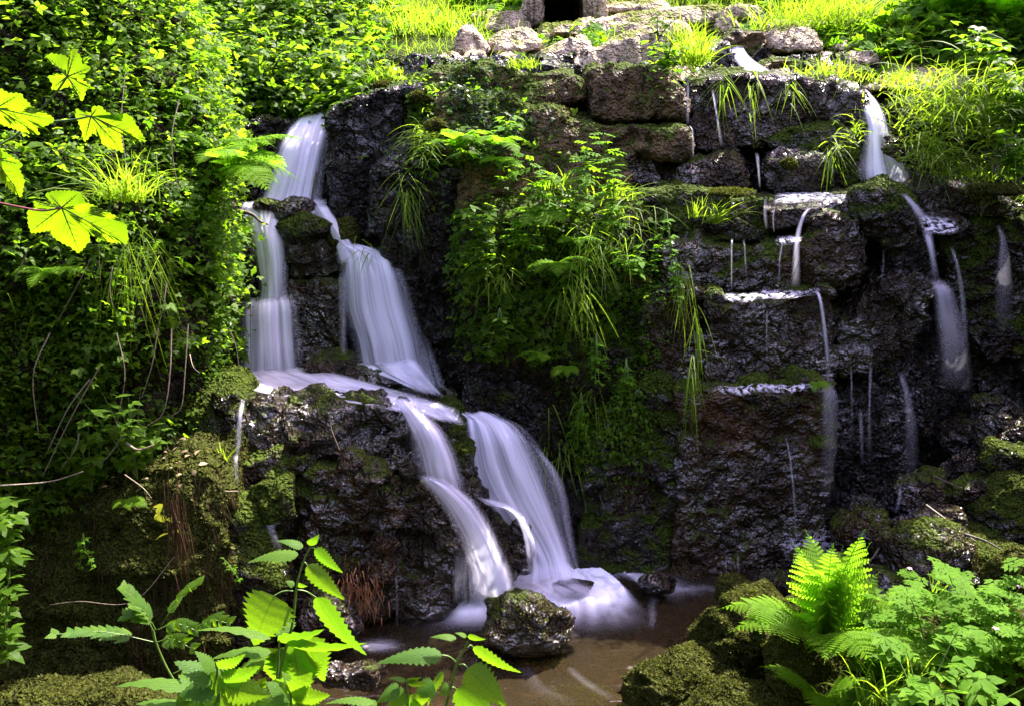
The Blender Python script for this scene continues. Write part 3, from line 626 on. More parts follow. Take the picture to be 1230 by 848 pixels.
# left mossy wall
rock('rock', [(190, 488), (230, 474), (275, 470), (288, 490), (284, 545), (262, 590), (196, 590)], 5.6, 5.45, .6, 'wetmoss', 'mossy dark rock left of the thin side trickle', group=G2, bevel=.1)
rock('mossy_rock', [(100, 600), (160, 566), (235, 552), (272, 580), (278, 640), (268, 860), (150, 862), (95, 860)], 4.95, 4.5, .8, 'moss', 'tall moss-curtained rock with the yellow-leafed seedling', group=G2, bevel=.16, amp=.08)
rock('mossy_rock', [(-60, 606), (20, 596), (108, 596), (120, 640), (118, 860), (-60, 860)], 4.92, 4.45, .8, 'moss', 'moss-curtained rock at the left edge with leaf litter on top', group=G2, bevel=.14, amp=.08)
rock('rock', [(250, 620), (290, 600), (325, 640), (335, 700), (330, 790), (250, 800)], 5.05, 4.75, .5, 'wetmoss', 'lower mossy rock right of the tall moss-curtained rock', group=G2, bevel=.1)
rock('terrace', [(-60, 580), (60, 566), (200, 552), (262, 556), (262, 590), (-60, 612)], 5.3, 5.2, .9, 'soil', kind='structure', amp=.05)

# ================================================================== FOREGROUND / POOL BOULDERS
GB = 'boulders around the pool'
BL = [
 # u, v, Y, w, h, mat, label, moss density, tilt
 (632, 748, 5.02, 112, 76, 'slick', 'mossy topped boulder standing alone in the pool by the falls', 9000, 0),
 (820, 826, 4.42, 128, 78, 'moss', 'low mossy boulder at the bottom of the pool', 42000, 0),
 (905, 775, 4.75, 130, 124, 'moss', 'big brown moss boulder at the right bank of the pool', 42000, 0),
 (886, 712, 5.22, 48, 38, 'moss', 'small green moss stone above the big brown moss boulder', 30000, 0),
 (792, 698, 5.62, 42, 28, 'wet', 'small black rock at the end of the foam', 0, 0),
 (858, 752, 4.95, 24, 26, 'slick', 'tiny wet stone with a white glint at the pool edge', 0, 0),
 (1010, 800, 4.25, 170, 150, 'moss', 'mossy mound under the large fern', 36000, 0),
 (900, 850, 4.1, 140, 70, 'moss', 'moss mound at the bottom edge right of the low boulder', 42000, 0),
 (1190, 806, 3.95, 220, 150, 'moss', 'mossy ground hump under the leafy plants at the right', 20000, 0),
 (1120, 674, 5.35, 96, 78, 'wet', 'wedge-shaped mossy block in the rock pile', 9000, -14),
 (1186, 668, 5.45, 120, 40, 'wetmoss', 'long mossy slab leaning down in the rock pile', 14000, -18),
 (1040, 640, 5.75, 66, 56, 'wet', 'dark green mossy boulder below the trickles', 7000, 0),
 (1070, 666, 5.5, 40, 50, 'wet', 'small mossy boulder next to the wedge-shaped block', 3000, 0),
 (1070, 706, 5.25, 84, 44, 'wet', 'mossy boulder behind the leafy plants', 3000, 0),
 (1000, 690, 5.5, 80, 50, 'wet', 'dark wet boulder behind the large fern', 0, 0),
 (1212, 562, 6.0, 76, 60, 'wetmoss', 'upper round mossy boulder at the right edge', 10000, 0),
 (1216, 608, 5.8, 90, 60, 'wetmoss', 'middle round mossy boulder at the right edge', 12000, 0),
 (1205, 648, 5.7, 90, 44, 'wetmoss', 'third mossy boulder down at the right edge', 10000, 0),
 (1225, 690, 4.9, 64, 60, 'moss', 'yellow-brown sunlit moss boulder at the right edge', 38000, 0),
 (1118, 590, 6.1, 72, 50, 'wet', 'rounded water-veiled boulder in the spray', 0, 0),
 (1160, 526, 6.45, 66, 48, 'black', 'dark boulder high in the shadowed pile', 0, 0),
 (1196, 520, 6.3, 44, 40, 'slick', 'shiny dark boulder near the right edge, high in the pile', 0, 0),
 (1190, 496, 6.5, 60, 40, 'black', 'topmost dark boulder of the rock pile', 0, 0),
 (1165, 600, 6.0, 66, 66, 'wet', 'dark boulder left of the round mossy boulders', 0, 0),
 (1165, 560, 6.2, 50, 36, 'black', 'flat dark boulder in the middle of the pile', 0, 0),
 (1095, 640, 5.8, 50, 34, 'slick', 'shiny low stone in the trickle basin', 0, 0),
 (1130, 628, 5.7, 60, 34, 'slick', 'purple-sheened flat stone above the wedge-shaped block', 0, 0),
 (1036, 612, 6.0, 48, 28, 'black', 'rounded dark stone under the thin trickles', 0, 0),
 (1000, 720, 5.15, 70, 40, 'wet', 'low dark stone at the foot of the large fern', 0, 0),
 (940, 700, 5.6, 60, 24, 'black', 'flat black stone at the back of the pool', 0, 0),
 (400, 740, 4.95, 70, 60, 'wet', 'dark stone at the left bank below the orange roots', 0, 0),
 (436, 812, 4.45, 50, 34, 'slick', 'small glinting stone at the bottom left of the pool', 0, 0),
 (404, 810, 4.4, 40, 26, 'slick', 'tiny wet stone left of the small glinting stone', 0, 0),
 (330, 600, 5.2, 60, 60, 'wetmoss', 'mossy stone under the side trickle', 9000, 0),
 (690, 704, 5.56, 50, 12, 'slick', 'low stone awash in the foam', 0, 0),
 (120, 862, 4.0, 220, 70, 'moss', 'dark mossy hump at the bottom left', 16000, 0),
 (1145, 648, 5.6, 34, 26, 'wet', 'small dark wet stone beneath the pale forked stick', 0, 0),
 (1100, 706, 5.2, 40, 30, 'wet', 'dark stone right behind the few upright blades', 0, 0),
 (1160, 706, 5.1, 50, 34, 'black', 'black stone below the wedge-shaped mossy block', 0, 0),
 (1050, 690, 5.4, 36, 24, 'slick', 'glinting stone by the broken reddish twig', 0, 0),
 (975, 670, 5.75, 50, 22, 'wet', 'low wet stone at the left end of the small basin', 0, 0),
 (1225, 530, 6.1, 40, 40, 'wet', 'dark stone at the right edge above the round mossy boulders', 0, 0),
 (1090, 600, 6.15, 50, 40, 'black', 'black boulder at the left of the spray', 0, 0),
]
for u, v, Y, w_, h_, mt, l, ms, tl in BL:
    boulder('boulder', u, v, Y, w_, h_, mt, l, group=GB, moss=ms, tilt=tl, sub=5, amp=.17 if ms > 20000 else .15)
# sunken stones seen through the water
for u, v, w_, h_, l in [(700, 832, 90, 30, 'pale brown stone lying under the water at the bottom of the pool'), (640, 775, 110, 26, 'sunken stone along the foot of the lone pool boulder'), (560, 800, 80, 20, 'dim sunken stone left in the pool'), (800, 780, 60, 16, 'dim sunken stone near the right bank'), (730, 740, 70, 14, 'dim sunken stone in mid pool')]:
    p = PZ(u, v, -.12); b = boulder('sunken_stone', u, v, p.y, w_, h_, 'damp', l, group='stones under the water', sub=4, cat='stone'); b.location.z = -.30

# ================================================================== WATER
def riverbed():
    n = 160; X, Y = np.meshgrid(np.linspace(-4.5, 5, n), np.linspace(2.2, 7.2, n)); q = np.stack([X.ravel(), Y.ravel(), 0 * X.ravel()], -1)
    q[:, 2] = -.30 + .05 * facets(q * [1, 1.3, 1], .22, 9) + .03 * fbm(q * 3, 3, 4)
    me = mk_mesh('riverbed', q, None, grid_faces(n, n)[:, ::-1], 4); tag(link('riverbed', me, rockmat('bed_gravel', (.03, .022, .012), (.14, .10, .055), (.5, .8), .1, bump=.02)), kind='structure')
riverbed()
def pool():
    nx, ny = 420, 360
    x = np.linspace(-3.9, 4.6, nx); y = np.linspace(2.3, 6.9, ny); X, Y = np.meshgrid(x, y); n = nx * ny
    p = np.stack([X.ravel(), Y.ravel(), np.zeros(n)], -1)
    def D(u, v, r, s=1.0, e=1.0):
        c = PZ(u, v, 0); return s * np.exp(-(((p[:, 0] - c.x) / (r * e)) ** 2 + ((p[:, 1] - c.y) / r) ** 2))
    f = D(640, 706, .24, 1.3, 1.6) + D(680, 698, .28, 1.5, 1.3) + D(720, 700, .16, .8, 2.0) + D(590, 728, .16, .7, 2.0) + D(750, 703, .12, .8, 2.0) + D(790, 708, .07, .25, 3.0) + D(700, 722, .2, .5, 1.4) + D(455, 775, .05, .35, 2) + D(1000, 690, .1, .3, 3) + D(560, 734, .1, .5, 1.5)
    c = PZ(690, 690, 0); dx = p[:, 0] - c.x; dy = c.y + .35 - p[:, 1]
    r = np.hypot(dx, dy) + 1e-3; th = np.arctan2(dx, dy)
    wq = np.stack([th * 3.2 + .8 * vnoise(p * 1.3, 5), r * .9 + th * .4, 0 * r], -1)
    ray_ = fbm(wq, 2, 91) + .7 * fbm(wq * [4, 1.2, 1], 2, 17)
    f = f * (1 + .9 * ray_) * .72
    c2 = PZ(860, 800, 0); d2 = np.hypot(p[:, 0] - c2.x, (p[:, 1] - c2.y)); t2 = np.arctan2(p[:, 1] - c2.y, p[:, 0] - c2.x)
    wq = np.stack([t2 * 1.1 + d2 * 1.2, d2 * 9 + 2.5 * vnoise(p * 2.1, 8) + t2 * 2.2, 0 * r], -1)
    wz = np.clip(vnoise(wq, 33) * 1.6 - .6, 0, 1) * np.clip(fbm(p * 1.6, 2, 55) + .45, 0, 1)
    reg = D(800, 760, .75, 1, .9) + D(740, 760, .5, .5)
    f = f + .42 * wz * np.clip(reg, 0, 1)
    p[:, 2] = .006 * fbm(p * 3, 3, 2) + .05 * np.clip(f - .3, 0, .8) 
    me = mk_mesh('pool_water', p, None, grid_faces(ny, nx)[:, ::-1], 4); attr(me, 'foam', np.clip(f, 0, 1))
    m, t, N, L = newmat('pool_water')
    a = nd(t, 'ShaderNodeAttribute', attribute_name='foam'); g = nd(t, 'ShaderNodeNewGeometry')
    n1 = noise(t, g.outputs['Position'], 1.4, 4)
    dif = nd(t, 'ShaderNodeBsdfDiffuse'); L.new(mixc(t, n1, (.018, .013, .006), (.05, .036, .018)), dif.inputs[0])
    tp = nd(t, 'ShaderNodeBsdfTransparent'); tp.inputs[0].default_value = (.62, .50, .32, 1)
    mp = nd(t, 'ShaderNodeMapping'); mp.inputs['Scale'].default_value = (1, 2.5, 1); L.new(g.outputs['Position'], mp.inputs[0])
    bp = nd(t, 'ShaderNodeBump', i_Strength=.8, i_Distance=.03); L.new(noise(t, mp.outputs[0], 3, 3), bp.inputs['Height'])
    gl = nd(t, 'ShaderNodeBsdfGlossy', i_Roughness=.12); L.new(bp.outputs[0], gl.inputs['Normal'])
    m1 = nd(t, 'ShaderNodeMixShader'); m1.inputs[0].default_value = .62; L.new(dif.outputs[0], m1.inputs[1]); L.new(tp.outputs[0], m1.inputs[2])
    fr = nd(t, 'ShaderNodeFresnel', i_IOR=1.36); m2 = nd(t, 'ShaderNodeMixShader'); L.new(fr.outputs[0], m2.inputs[0]); L.new(m1.outputs[0], m2.inputs[1]); L.new(gl.outputs[0], m2.inputs[2])
    fd = nd(t, 'ShaderNodeBsdfDiffuse'); fd.inputs[0].default_value = (.84, .83, .92, 1)
    m3 = nd(t, 'ShaderNodeMixShader'); fo = mth(t, 'MULTIPLY', a.outputs['Fac'], ramp(t, noise(t, g.outputs['Position'], 5, 5, .6, .8), [(.3, .45), (.6, 1.15)]), True); L.new(fo, m3.inputs[0]); L.new(m2.outputs[0], m3.inputs[1]); L.new(fd.outputs[0], m3.inputs[2])
    o = nd(t, 'ShaderNodeOutputMaterial'); L.new(m3.outputs[0], o.inputs[0])
    ob = link('pool_water', me, m); tag(ob, 'still brown water of the pool with drifting white foam', kind='structure')
pool()

def cat1(vals, n):
    k = len(vals); x = np.linspace(0, k - 1, n); i = np.clip(np.floor(x).astype(int), 0, k - 2); t = (x - i)[:, None]
    v = np.asarray(vals, float); v = np.vstack([2 * v[0] - v[1], v, 2 * v[-1] - v[-2]])
    a, b, c, d = v[i], v[i + 1], v[i + 2], v[i + 3]
    return .5 * (2 * b + (c - a) * t + (2 * a - 5 * b + 4 * c - d) * t ** 2 + (3 * b - a - 3 * c + d) * t ** 3)
def fall(name, rows, mat, label, bulge=.06, edge=.16, nu=40, nv=90, fin=.0, fout=.12, dens=1.0, layers=2, amp=.028, flare=0.):
    """rows: (uL, vL, uR, vR, Y[, alpha]) from top to bottom"""
    rows = [tuple(r) + (1.0,) * (6 - len(r)) for r in rows]
    wide = 1.14 if mat == 'fall' else 1.0
    edge = max(edge, .30) if mat == 'fall' else edge
    t = cat1(rows, nv); c_ = (t[:, 0] + t[:, 2]) / 2; t[:, 0] = c_ + (t[:, 0] - c_) * wide; t[:, 2] = c_ + (t[:, 2] - c_) * wide; V = []; UV = []; A = []; F = []
    x = np.linspace(0, 1, nu); y = np.linspace(0, 1, nv)
    for k in range(layers):
        xx = x if k < 1 or mat != 'fall' else (x - .5) * 1.22 + .5
        U = t[:, 0:1] + (t[:, 2:3] - t[:, 0:1]) * xx; Vv = t[:, 1:2] + (t[:, 3:4] - t[:, 1:2]) * x
        bl = bulge * np.sin(np.pi * x)[None] - .035 * k
        Yv = t[:, 4:5] + 0 * x - bl
        G = nP(U, Vv, Yv)
        L = np.concatenate([[0], np.cumsum(np.linalg.norm(np.diff(G[:, nu // 2], axis=0), axis=1))])
        wd = np.linalg.norm(G[:, -1] - G[:, 0], axis=1).mean()
        uv = np.stack([np.tile(x * wd / .42 + 7.3 * k, (nv, 1)), np.tile(L[:, None] / .42, (1, nu))], -1)
        q = np.stack([uv[..., 0] * 5, uv[..., 1] * .5, 0 * uv[..., 0]], -1).reshape(-1, 3)
        G = G - np.array([0, 1, 0]) * (amp * fbm(q, 2, 40 + k)).reshape(nv, nu)[..., None]
        ex = np.minimum(x, 1 - x); ea = np.clip(ex / edge, 0, 1)[None]; ea = ea * ea * (3 - 2 * ea)
        rag = 1 + .9 * vnoise(np.stack([uv[..., 0] * 3, uv[..., 1] * .25, 0 * uv[..., 0] + 5], -1).reshape(-1, 3), 70 + k).reshape(nv, nu)
        ey = np.ones(nv)
        if fin: ey *= np.clip(y / fin, 0, 1)
        if fout: ey *= np.clip((1 - y) / fout, 0, 1) ** .8
        al = np.clip(ea * 1.25 - .25 * (rag - .4), 0, 1) ** np.clip(rag, .5, 2) * ey[:, None] * t[:, 5:6] * (1, .6)[k] * dens
        b = len(V) and sum(len(v) for v in V)
        V.append(G.reshape(-1, 3)); UV.append(uv.reshape(-1, 2)); A.append(np.clip(al, 0, 1).ravel()); F.append(grid_faces(nv, nu) + b)
    V = np.concatenate(V); UV = np.concatenate(UV); A = np.concatenate(A); F = np.concatenate(F)
    me = mk_mesh(name, V, None, F, 4); attr(me, 'alpha', A)
    ul = me.uv_layers.new(name='UVMap'); ul.data.foreach_set('uv', UV[F.ravel()].astype(np.float32).ravel())
    o = link(name, me, M[mat]); tag(o, label, kind='structure'); return recentre(o)
def H_(uL, uR, v, Y, a=1.0): return (uL, v, uR, v, Y, a)
W = 'waterfall'
fall(W, [(384, 134, 420, 122, 7.9), (360, 142, 402, 134, 7.62), (346, 156, 395, 150, 7.45), (336, 175, 390, 172, 7.3), (326, 205, 384, 205, 7.2), (314, 235, 380, 235, 7.12), (305, 252, 378, 250, 7.05)], 'fall', 'broad white upper fall curving over the rim', fout=.06, edge=.1)
fall(W, [(284, 242, 392, 238, 7.12), (284, 250, 392, 248, 7.0), (286, 262, 392, 262, 6.93)], 'foam', 'churning white water under the upper fall', nv=30, bulge=.0, fin=.3, fout=.3)
fall(W, [(290, 250, 345, 254, 6.98), (297, 272, 342, 276, 6.9), (302, 292, 344, 292, 6.84), (308, 320, 345, 318, 6.78), (312, 345, 344, 345, 6.72), (309, 366, 346, 360, 6.68)], 'fall', 'left middle fall, its narrow upper drop', fin=.1, fout=.08, edge=.12)
fall(W, [(296, 358, 345, 355, 6.66), (290, 375, 350, 372, 6.58), (290, 400, 352, 400, 6.52), (288, 425, 355, 425, 6.46), (284, 450, 360, 450, 6.42)], 'fall', 'left middle fall, its wide lower drop', fin=.12, fout=.08, edge=.12)
fall(W, [(374, 246, 392, 246, 7.0), (380, 262, 400, 258, 6.95), (392, 278, 412, 274, 6.88), (402, 300, 424, 294, 6.8), (408, 320, 430, 312, 6.74)], 'fall', 'right channel of the cascade bending past the mossy boulder', fin=.1, fout=.1)
fall(W, [(404, 292, 425, 292, 6.82), (412, 306, 462, 304, 6.76), (412, 330, 475, 326, 6.66), (412, 370, 488, 368, 6.58), (424, 410, 500, 408, 6.5), (430, 440, 508, 442, 6.44), (436, 462, 522, 470, 6.36)], 'fall', 'right middle fall spreading over the dark face', fin=.08, fout=.06, edge=.1)
fall(W, [(404, 330, 420, 322, 6.66, .6), (405, 380, 418, 375, 6.6, .5), (405, 445, 420, 445, 6.5, .3)], 'veil', 'thin veil left of the right middle fall', fin=.1, fout=.2, edge=.3)
fall(W, [(495, 400, 515, 400, 6.5, .2), (500, 440, 530, 440, 6.45, .5), (505, 478, 545, 480, 6.35, .3)], 'veil', 'faint spray right of the right middle fall', fin=.3, fout=.2, edge=.3)
fall(W, [(274, 444, 372, 440, 6.38), (276, 454, 420, 450, 6.2), (284, 464, 470, 464, 6.02), (310, 472, 522, 478, 5.84), (390, 480, 556, 491, 5.72), (440, 486, 562, 502, 5.62), (474, 494, 566, 512, 5.58)], 'foam', 'white water sliding across the shelf', nu=60, bulge=.0, fin=.12, fout=.15, edge=.2, dens=1.1)
fall(W, [(420, 436, 500, 430, 6.4), (440, 446, 512, 446, 6.3), (470, 456, 522, 462, 6.2), (492, 466, 536, 478, 6.08)], 'foam', 'white water at the foot of the right middle fall', nu=40, bulge=.02, fin=.15, fout=.2, edge=.15)
fall(W, [(468, 476, 504, 480, 5.76), (476, 486, 502, 488, 5.66), (483, 498, 516, 500, 5.58), (492, 518, 532, 518, 5.5), (500, 545, 545, 545, 5.46), (505, 568, 552, 568, 5.44), (512, 585, 560, 590, 5.42)], 'fall', 'lower left fall, its upper drop', fin=.08, fout=.25, edge=.16)
fall(W, [(500, 570, 520, 570, 5.46, .9), (512, 584, 545, 580, 5.42), (530, 606, 572, 604, 5.38), (548, 635, 590, 632, 5.34), (558, 660, 602, 658, 5.31), (566, 690, 616, 690, 5.28), (568, 730, 628, 726, 5.25)], 'fall', 'lower left fall, its lower slide into the pool', fin=.08, fout=.1, edge=.14)
fall(W, [(545, 660, 575, 660, 5.34, .2), (540, 690, 575, 690, 5.3, .5), (540, 726, 578, 728, 5.27, .3)], 'veil', 'thin veil left of the lower slide', fin=.2, fout=.2, edge=.3)
fall(W, [(540, 492, 590, 496, 6.02), (556, 500, 600, 502, 5.96), (557, 508, 616, 510, 5.9), (558, 530, 634, 530, 5.83), (560, 560, 650, 560, 5.78), (572, 590, 662, 590, 5.74), (594, 620, 672, 620, 5.7), (622, 655, 682, 652, 5.66), (634, 680, 690, 678, 5.6), (630, 704, 700, 700, 5.52)], 'fall', 'broad lower right fall sweeping into the pool', fin=.05, fout=.08, edge=.14, nu=60)
fall(W, [(618, 520, 636, 524, 5.9, .3), (640, 555, 668, 560, 5.84, .6), (655, 590, 682, 594, 5.78, .5), (666, 640, 690, 640, 5.7, .4), (676, 680, 700, 680, 5.6, .2)], 'veil', 'thin side veil right of the broad lower fall', fin=.2, fout=.2, edge=.3)
fall(W, [(556, 590, 588, 600, 5.66, .6), (580, 606, 612, 604, 5.6, .9), (600, 608, 632, 618, 5.54, .9), (618, 620, 640, 640, 5.48, .9), (628, 650, 646, 660, 5.44, .7), (632, 690, 648, 700, 5.40, .5)], 'fallthin', 'small stream over the rounded wet rock', fin=.1, fout=.2, edge=.25)
fall(W, [(560, 720, 700, 690, 5.5, .8), (570, 735, 740, 704, 5.36, .7), (552, 760, 776, 716, 5.16, .4)], 'foam', 'foam spreading where the lower falls meet the pool', nu=60, bulge=.05, fin=.25, fout=.6, edge=.3, layers=1)
# right wall
fall(W, [H_(876, 888, 52, 8.2), H_(880, 896, 66, 7.9), (888, 80, 908, 76, 7.7), (898, 92, 925, 86, 7.5)], 'fall', 'small white cascade at the very top of the wall', fin=.1, fout=.1, bulge=.03)
fall(W, [H_(1022, 1040, 107, 7.45), H_(1030, 1052, 122, 7.25), H_(1038, 1062, 140, 7.08), H_(1040, 1068, 160, 6.98), H_(1036, 1078, 184, 6.9), H_(1032, 1090, 208, 6.8), H_(1040, 1094, 222, 6.74)], 'fall', 'white stepped cascade high on the right', fin=.05, fout=.08)
TR = [ # (top u, v, width, Y) -> (bottom) , alpha, mat, label
 ([(856, 108, 5, 7.02), (861, 138, 5, 7.0), (867, 176, 9, 6.96)], 1, 'trickle on the long dark upper block'),
 ([(826, 96, 6, 7.1), (826, 130, 5, 6.96), (826, 150, 6, 6.9)], .7, 'trickle beside the big square brown block'),
 ([(828, 151, 4, 6.78), (832, 160, 4, 6.72), (833, 190, 5, 6.7)], .7, 'short trickle under the big square brown block'),
 ([(909, 184, 7, 6.86), (911, 200, 6, 6.82), (913, 226, 5, 6.8)], .7, 'short yellowish trickle left of the moss cushion knob'),
 ([(879, 287, 5, 6.36), (879, 300, 4, 6.3), (879, 350, 4, 6.27)], .75, 'left one of the twin trickles in the third course'),
 ([(893, 289, 5, 6.36), (895, 304, 4, 6.3), (897, 346, 6, 6.27)], .45, 'right one of the twin trickles in the third course'),
 ([(940, 290, 4, 6.36), (937, 310, 4, 6.3), (935, 347, 4, 6.26)], .7, 'trickle left of the curved one'),
 ([(972, 250, 8, 6.3), (964, 262, 8, 6.24), (958, 285, 10, 6.2), (956, 315, 14, 6.18), (955, 346, 22, 6.16)], 1, 'curved white trickle springing from the pale slab'),
 ([(920, 236, 6, 6.42), (919, 255, 8, 6.38), (921, 276, 6, 6.36)], .6, 'trickle at the left end of the pale slab'),
 ([(932, 242, 4, 6.38), (929, 262, 4, 6.34), (930, 280, 4, 6.33)], .5, 'faint trickle under the pale slab'),
 ([(980, 346, 8, 6.18), (986, 365, 8, 6.08), (992, 410, 9, 6.03), (996, 462, 12, 6.0)], 1, 'long trickle down the second course block'),
 ([(994, 460, 14, 6.0), (995, 480, 26, 5.9), (994, 530, 26, 5.88), (992, 600, 24, 5.86)], .45, 'broad faint veil below the long trickle'),
 ([(1084, 232, 10, 6.34), (1096, 246, 14, 6.28), (1108, 262, 22, 6.24), (1120, 270, 40, 6.24)], 1, 'water slipping over the right-hand lip'),
 ([(1112, 276, 18, 6.3), (1117, 295, 14, 6.22), (1121, 318, 13, 6.18), (1124, 338, 16, 6.16)], 1, 'strongest right-hand trickle'),
 ([(1124, 334, 20, 6.2), (1132, 350, 34, 6.08), (1138, 380, 44, 6.04), (1143, 420, 50, 6.02), (1146, 470, 56, 6.0)], .62, 'spreading veil under the strongest right-hand trickle'),
 ([(1142, 296, 8, 6.38), (1150, 320, 8, 6.3), (1157, 370, 12, 6.26), (1160, 450, 16, 6.24)], .6, 'arched trickle right of the strongest one'),
 ([(1198, 270, 8, 6.5), (1204, 290, 12, 6.45), (1204, 330, 26, 6.42), (1202, 400, 34, 6.4)], .4, 'faint wide trickle from the olive overhang'),
 ([(943, 520, 5, 5.9), (949, 550, 5, 5.86), (954, 600, 6, 5.84), (957, 664, 7, 5.82)], .7, 'slender trickle on the widest lowest block'),
 ([(1046, 436, 9, 6.18), (1045, 460, 6, 6.15), (1044, 500, 6, 6.12), (1044, 545, 14, 6.1)], .6, 'slender trickle on the narrow black column'),
 ([(1022, 438, 4, 6.18), (1023, 470, 4, 6.14), (1023, 520, 4, 6.1)], .5, 'hair-thin trickle left on the narrow black column'),
 ([(1033, 490, 7, 6.12), (1034, 515, 8, 6.1), (1036, 560, 8, 6.08)], .5, 'short trickle low on the narrow black column'),
 ([(1080, 446, 12, 6.2), (1088, 470, 12, 6.16), (1094, 520, 22, 6.12), (1092, 580, 30, 6.08)], .42, 'faint forked trickle right of the narrow black column'),
 ([(1082, 580, 5, 6.1), (1080, 600, 8, 6.05), (1076, 616, 12, 6.02)], .6, 'short trickle into the small basin'),
 ([(1062, 300, 6, 6.4), (1060, 330, 5, 6.36), (1056, 370, 6, 6.34)], .35, 'faint trickle in the recess'),
 ([(872, 664, 4, 5.86), (872, 680, 4, 5.85), (872, 692, 6, 5.84)], .5, 'left drip at the foot of the wall'),
 ([(886, 664, 4, 5.86), (887, 680, 4, 5.85), (888, 692, 6, 5.84)], .5, 'right drip at the foot of the wall'),
 ([(998, 180, 5, 6.9), (1000, 200, 5, 6.86), (1000, 228, 5, 6.85)], .35, 'faint trickle left of the white stepped cascade'),
 ([(292, 478, 9, 5.64), (288, 500, 10, 5.5), (286, 530, 12, 5.42), (284, 546, 10, 5.36)], .8, 'side trickle slipping off the left end of the shelf'),
 ([(283, 544, 10, 5.38), (283, 560, 9, 5.3), (285, 596, 14, 5.26)], .8, 'side trickle dropping beside the mossy rock'),
 ([(300, 600, 40, 5.2), (318, 618, 26, 5.12), (326, 640, 14, 5.05), (334, 660, 16, 5.0)], .5, 'side trickle running down between mossy stones'),
 ([(476, 690, 5, 5.24), (477, 720, 5, 5.22), (477, 755, 6, 5.2)], .35, 'thin drip off the rust-brown rock'),
 ([(922, 372, 4, 6.06), (921, 400, 4, 6.04), (921, 440, 5, 6.03)], .35, 'thin drip down the second course block'),
]
for pts, al, l in TR:
    rows = [(u - w_ * .45, v, u + w_ * .45, v, Y - .03, al * .8) for u, v, w_, Y in pts]
    fall('trickle', rows, 'fallthin', l, bulge=.01, edge=.48, nu=12, nv=60, fin=.18, fout=.5, layers=1, amp=.004)
# thin films of water on the ledges
FL = [([(925, 230, 1034, 227, 6.96), (921, 237, 1038, 233, 6.62), (918, 246, 1040, 240, 6.42)], 'glinting sheet of water on the pale flat slab'),  # white water film; the slab's sunlit glint is put into its colour
      ([(862, 352, 985, 346, 6.2), (858, 358, 985, 354, 6.1), (870, 364, 960, 358, 6.06)], 'film of water on the second ledge'),
      ([(850, 462, 1002, 460, 6.0), (850, 467, 1002, 465, 5.93), (860, 474, 996, 470, 5.9)], 'film of water on the lowest ledge'),
      ([(930, 284, 966, 282, 6.4), (928, 290, 962, 288, 6.32), (930, 296, 958, 294, 6.3)], 'film of water at the foot of the short trickles'),
      ([(1096, 256, 1150, 262, 6.4), (1100, 270, 1160, 276, 6.28), (1104, 280, 1150, 282, 6.2)], 'film of water on the small right-hand step')]
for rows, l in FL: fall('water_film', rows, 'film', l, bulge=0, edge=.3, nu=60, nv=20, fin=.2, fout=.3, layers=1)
p_ = PZ(1010, 660, .0)
fall('water_film', [(930, 640, 1130, 610, 6.0, .5), (930, 665, 1130, 640, 5.8, .5), (960, 690, 1120, 670, 5.6, .4)], 'film', 'smooth water film among the stones of the small basin', bulge=0, edge=.2, nu=80, nv=30, fin=.2, fout=.3, layers=1)
# ================================================================== VEGETATION
def objmesh_world(o):
    c, n = mesh_np(o.data); return c + np.array(o.matrix_world.translation if o.matrix_world.translation.length > 0 else o.location), tris(o.data)
def loc_world(o):
    c, n = mesh_np(o.data); return c + np.array(o.location), tris(o.data)
def pix(c):
    """pixel of world points (only to keep plants where they grow in the view's area)"""
    x, y, z = c[:, 0], c[:, 1], c[:, 2] - H
    f = y * CP - z * SP; b = y * SP + z * CP; f = np.where(f < .1, .1, f)
    return 615 + x / f * FPX, 424 - b / f * FPX
def box(u, v, u0, u1, v0, v1, s=14):
    return np.clip((u - u0) / s, 0, 1) * np.clip((u1 - u) / s, 0, 1) * np.clip((v - v0) / s, 0, 1) * np.clip((v1 - v) / s, 0, 1)
def blob(u, v, cu, cv, ru, rv): return np.exp(-(((u - cu) / ru) ** 2 + ((v - cv) / rv) ** 2))

def blades(name, base, hgt, wid, dirs, seg=5, droop=1.0, rg=rng):
    """grass blades: base (n,3), height (n), lean direction (n,3)"""
    n = len(base); t = np.linspace(0, 1, seg + 1)[None, :, None]
    d = norm(dirs); h = hgt[:, None, None]
    dr = (droop * rg.uniform(.4, 1.3, n))[:, None, None]
    c = base[:, None] + h * (d[:, None] * t - np.array([0, 0, 1.]) * dr * .55 * t ** 2.4 + (d * [1, 1, 0])[:, None] * dr * .35 * t ** 2)
    sd_ = norm(np.cross(d, np.array([0, 0, 1.]) + rg.normal(size=(n, 3)) * .35))[:, None]
    w_ = (wid[:, None, None]) * (1 - t ** 1.7 * .97) * .5
    V = np.stack([c - sd_ * w_, c + sd_ * w_], 2).reshape(n, -1, 3)
    k = 2 * np.arange(seg); q = np.stack([k, k + 1, k + 3, k + 2], -1)
    F = q[None] + (np.arange(n) * 2 * (seg + 1))[:, None, None]
    me = mk_mesh(name, V.reshape(-1, 3), None, F.reshape(-1, 4), 4); attr(me, 'rnd', np.repeat(rg.random(n), 2 * (seg + 1))); return me
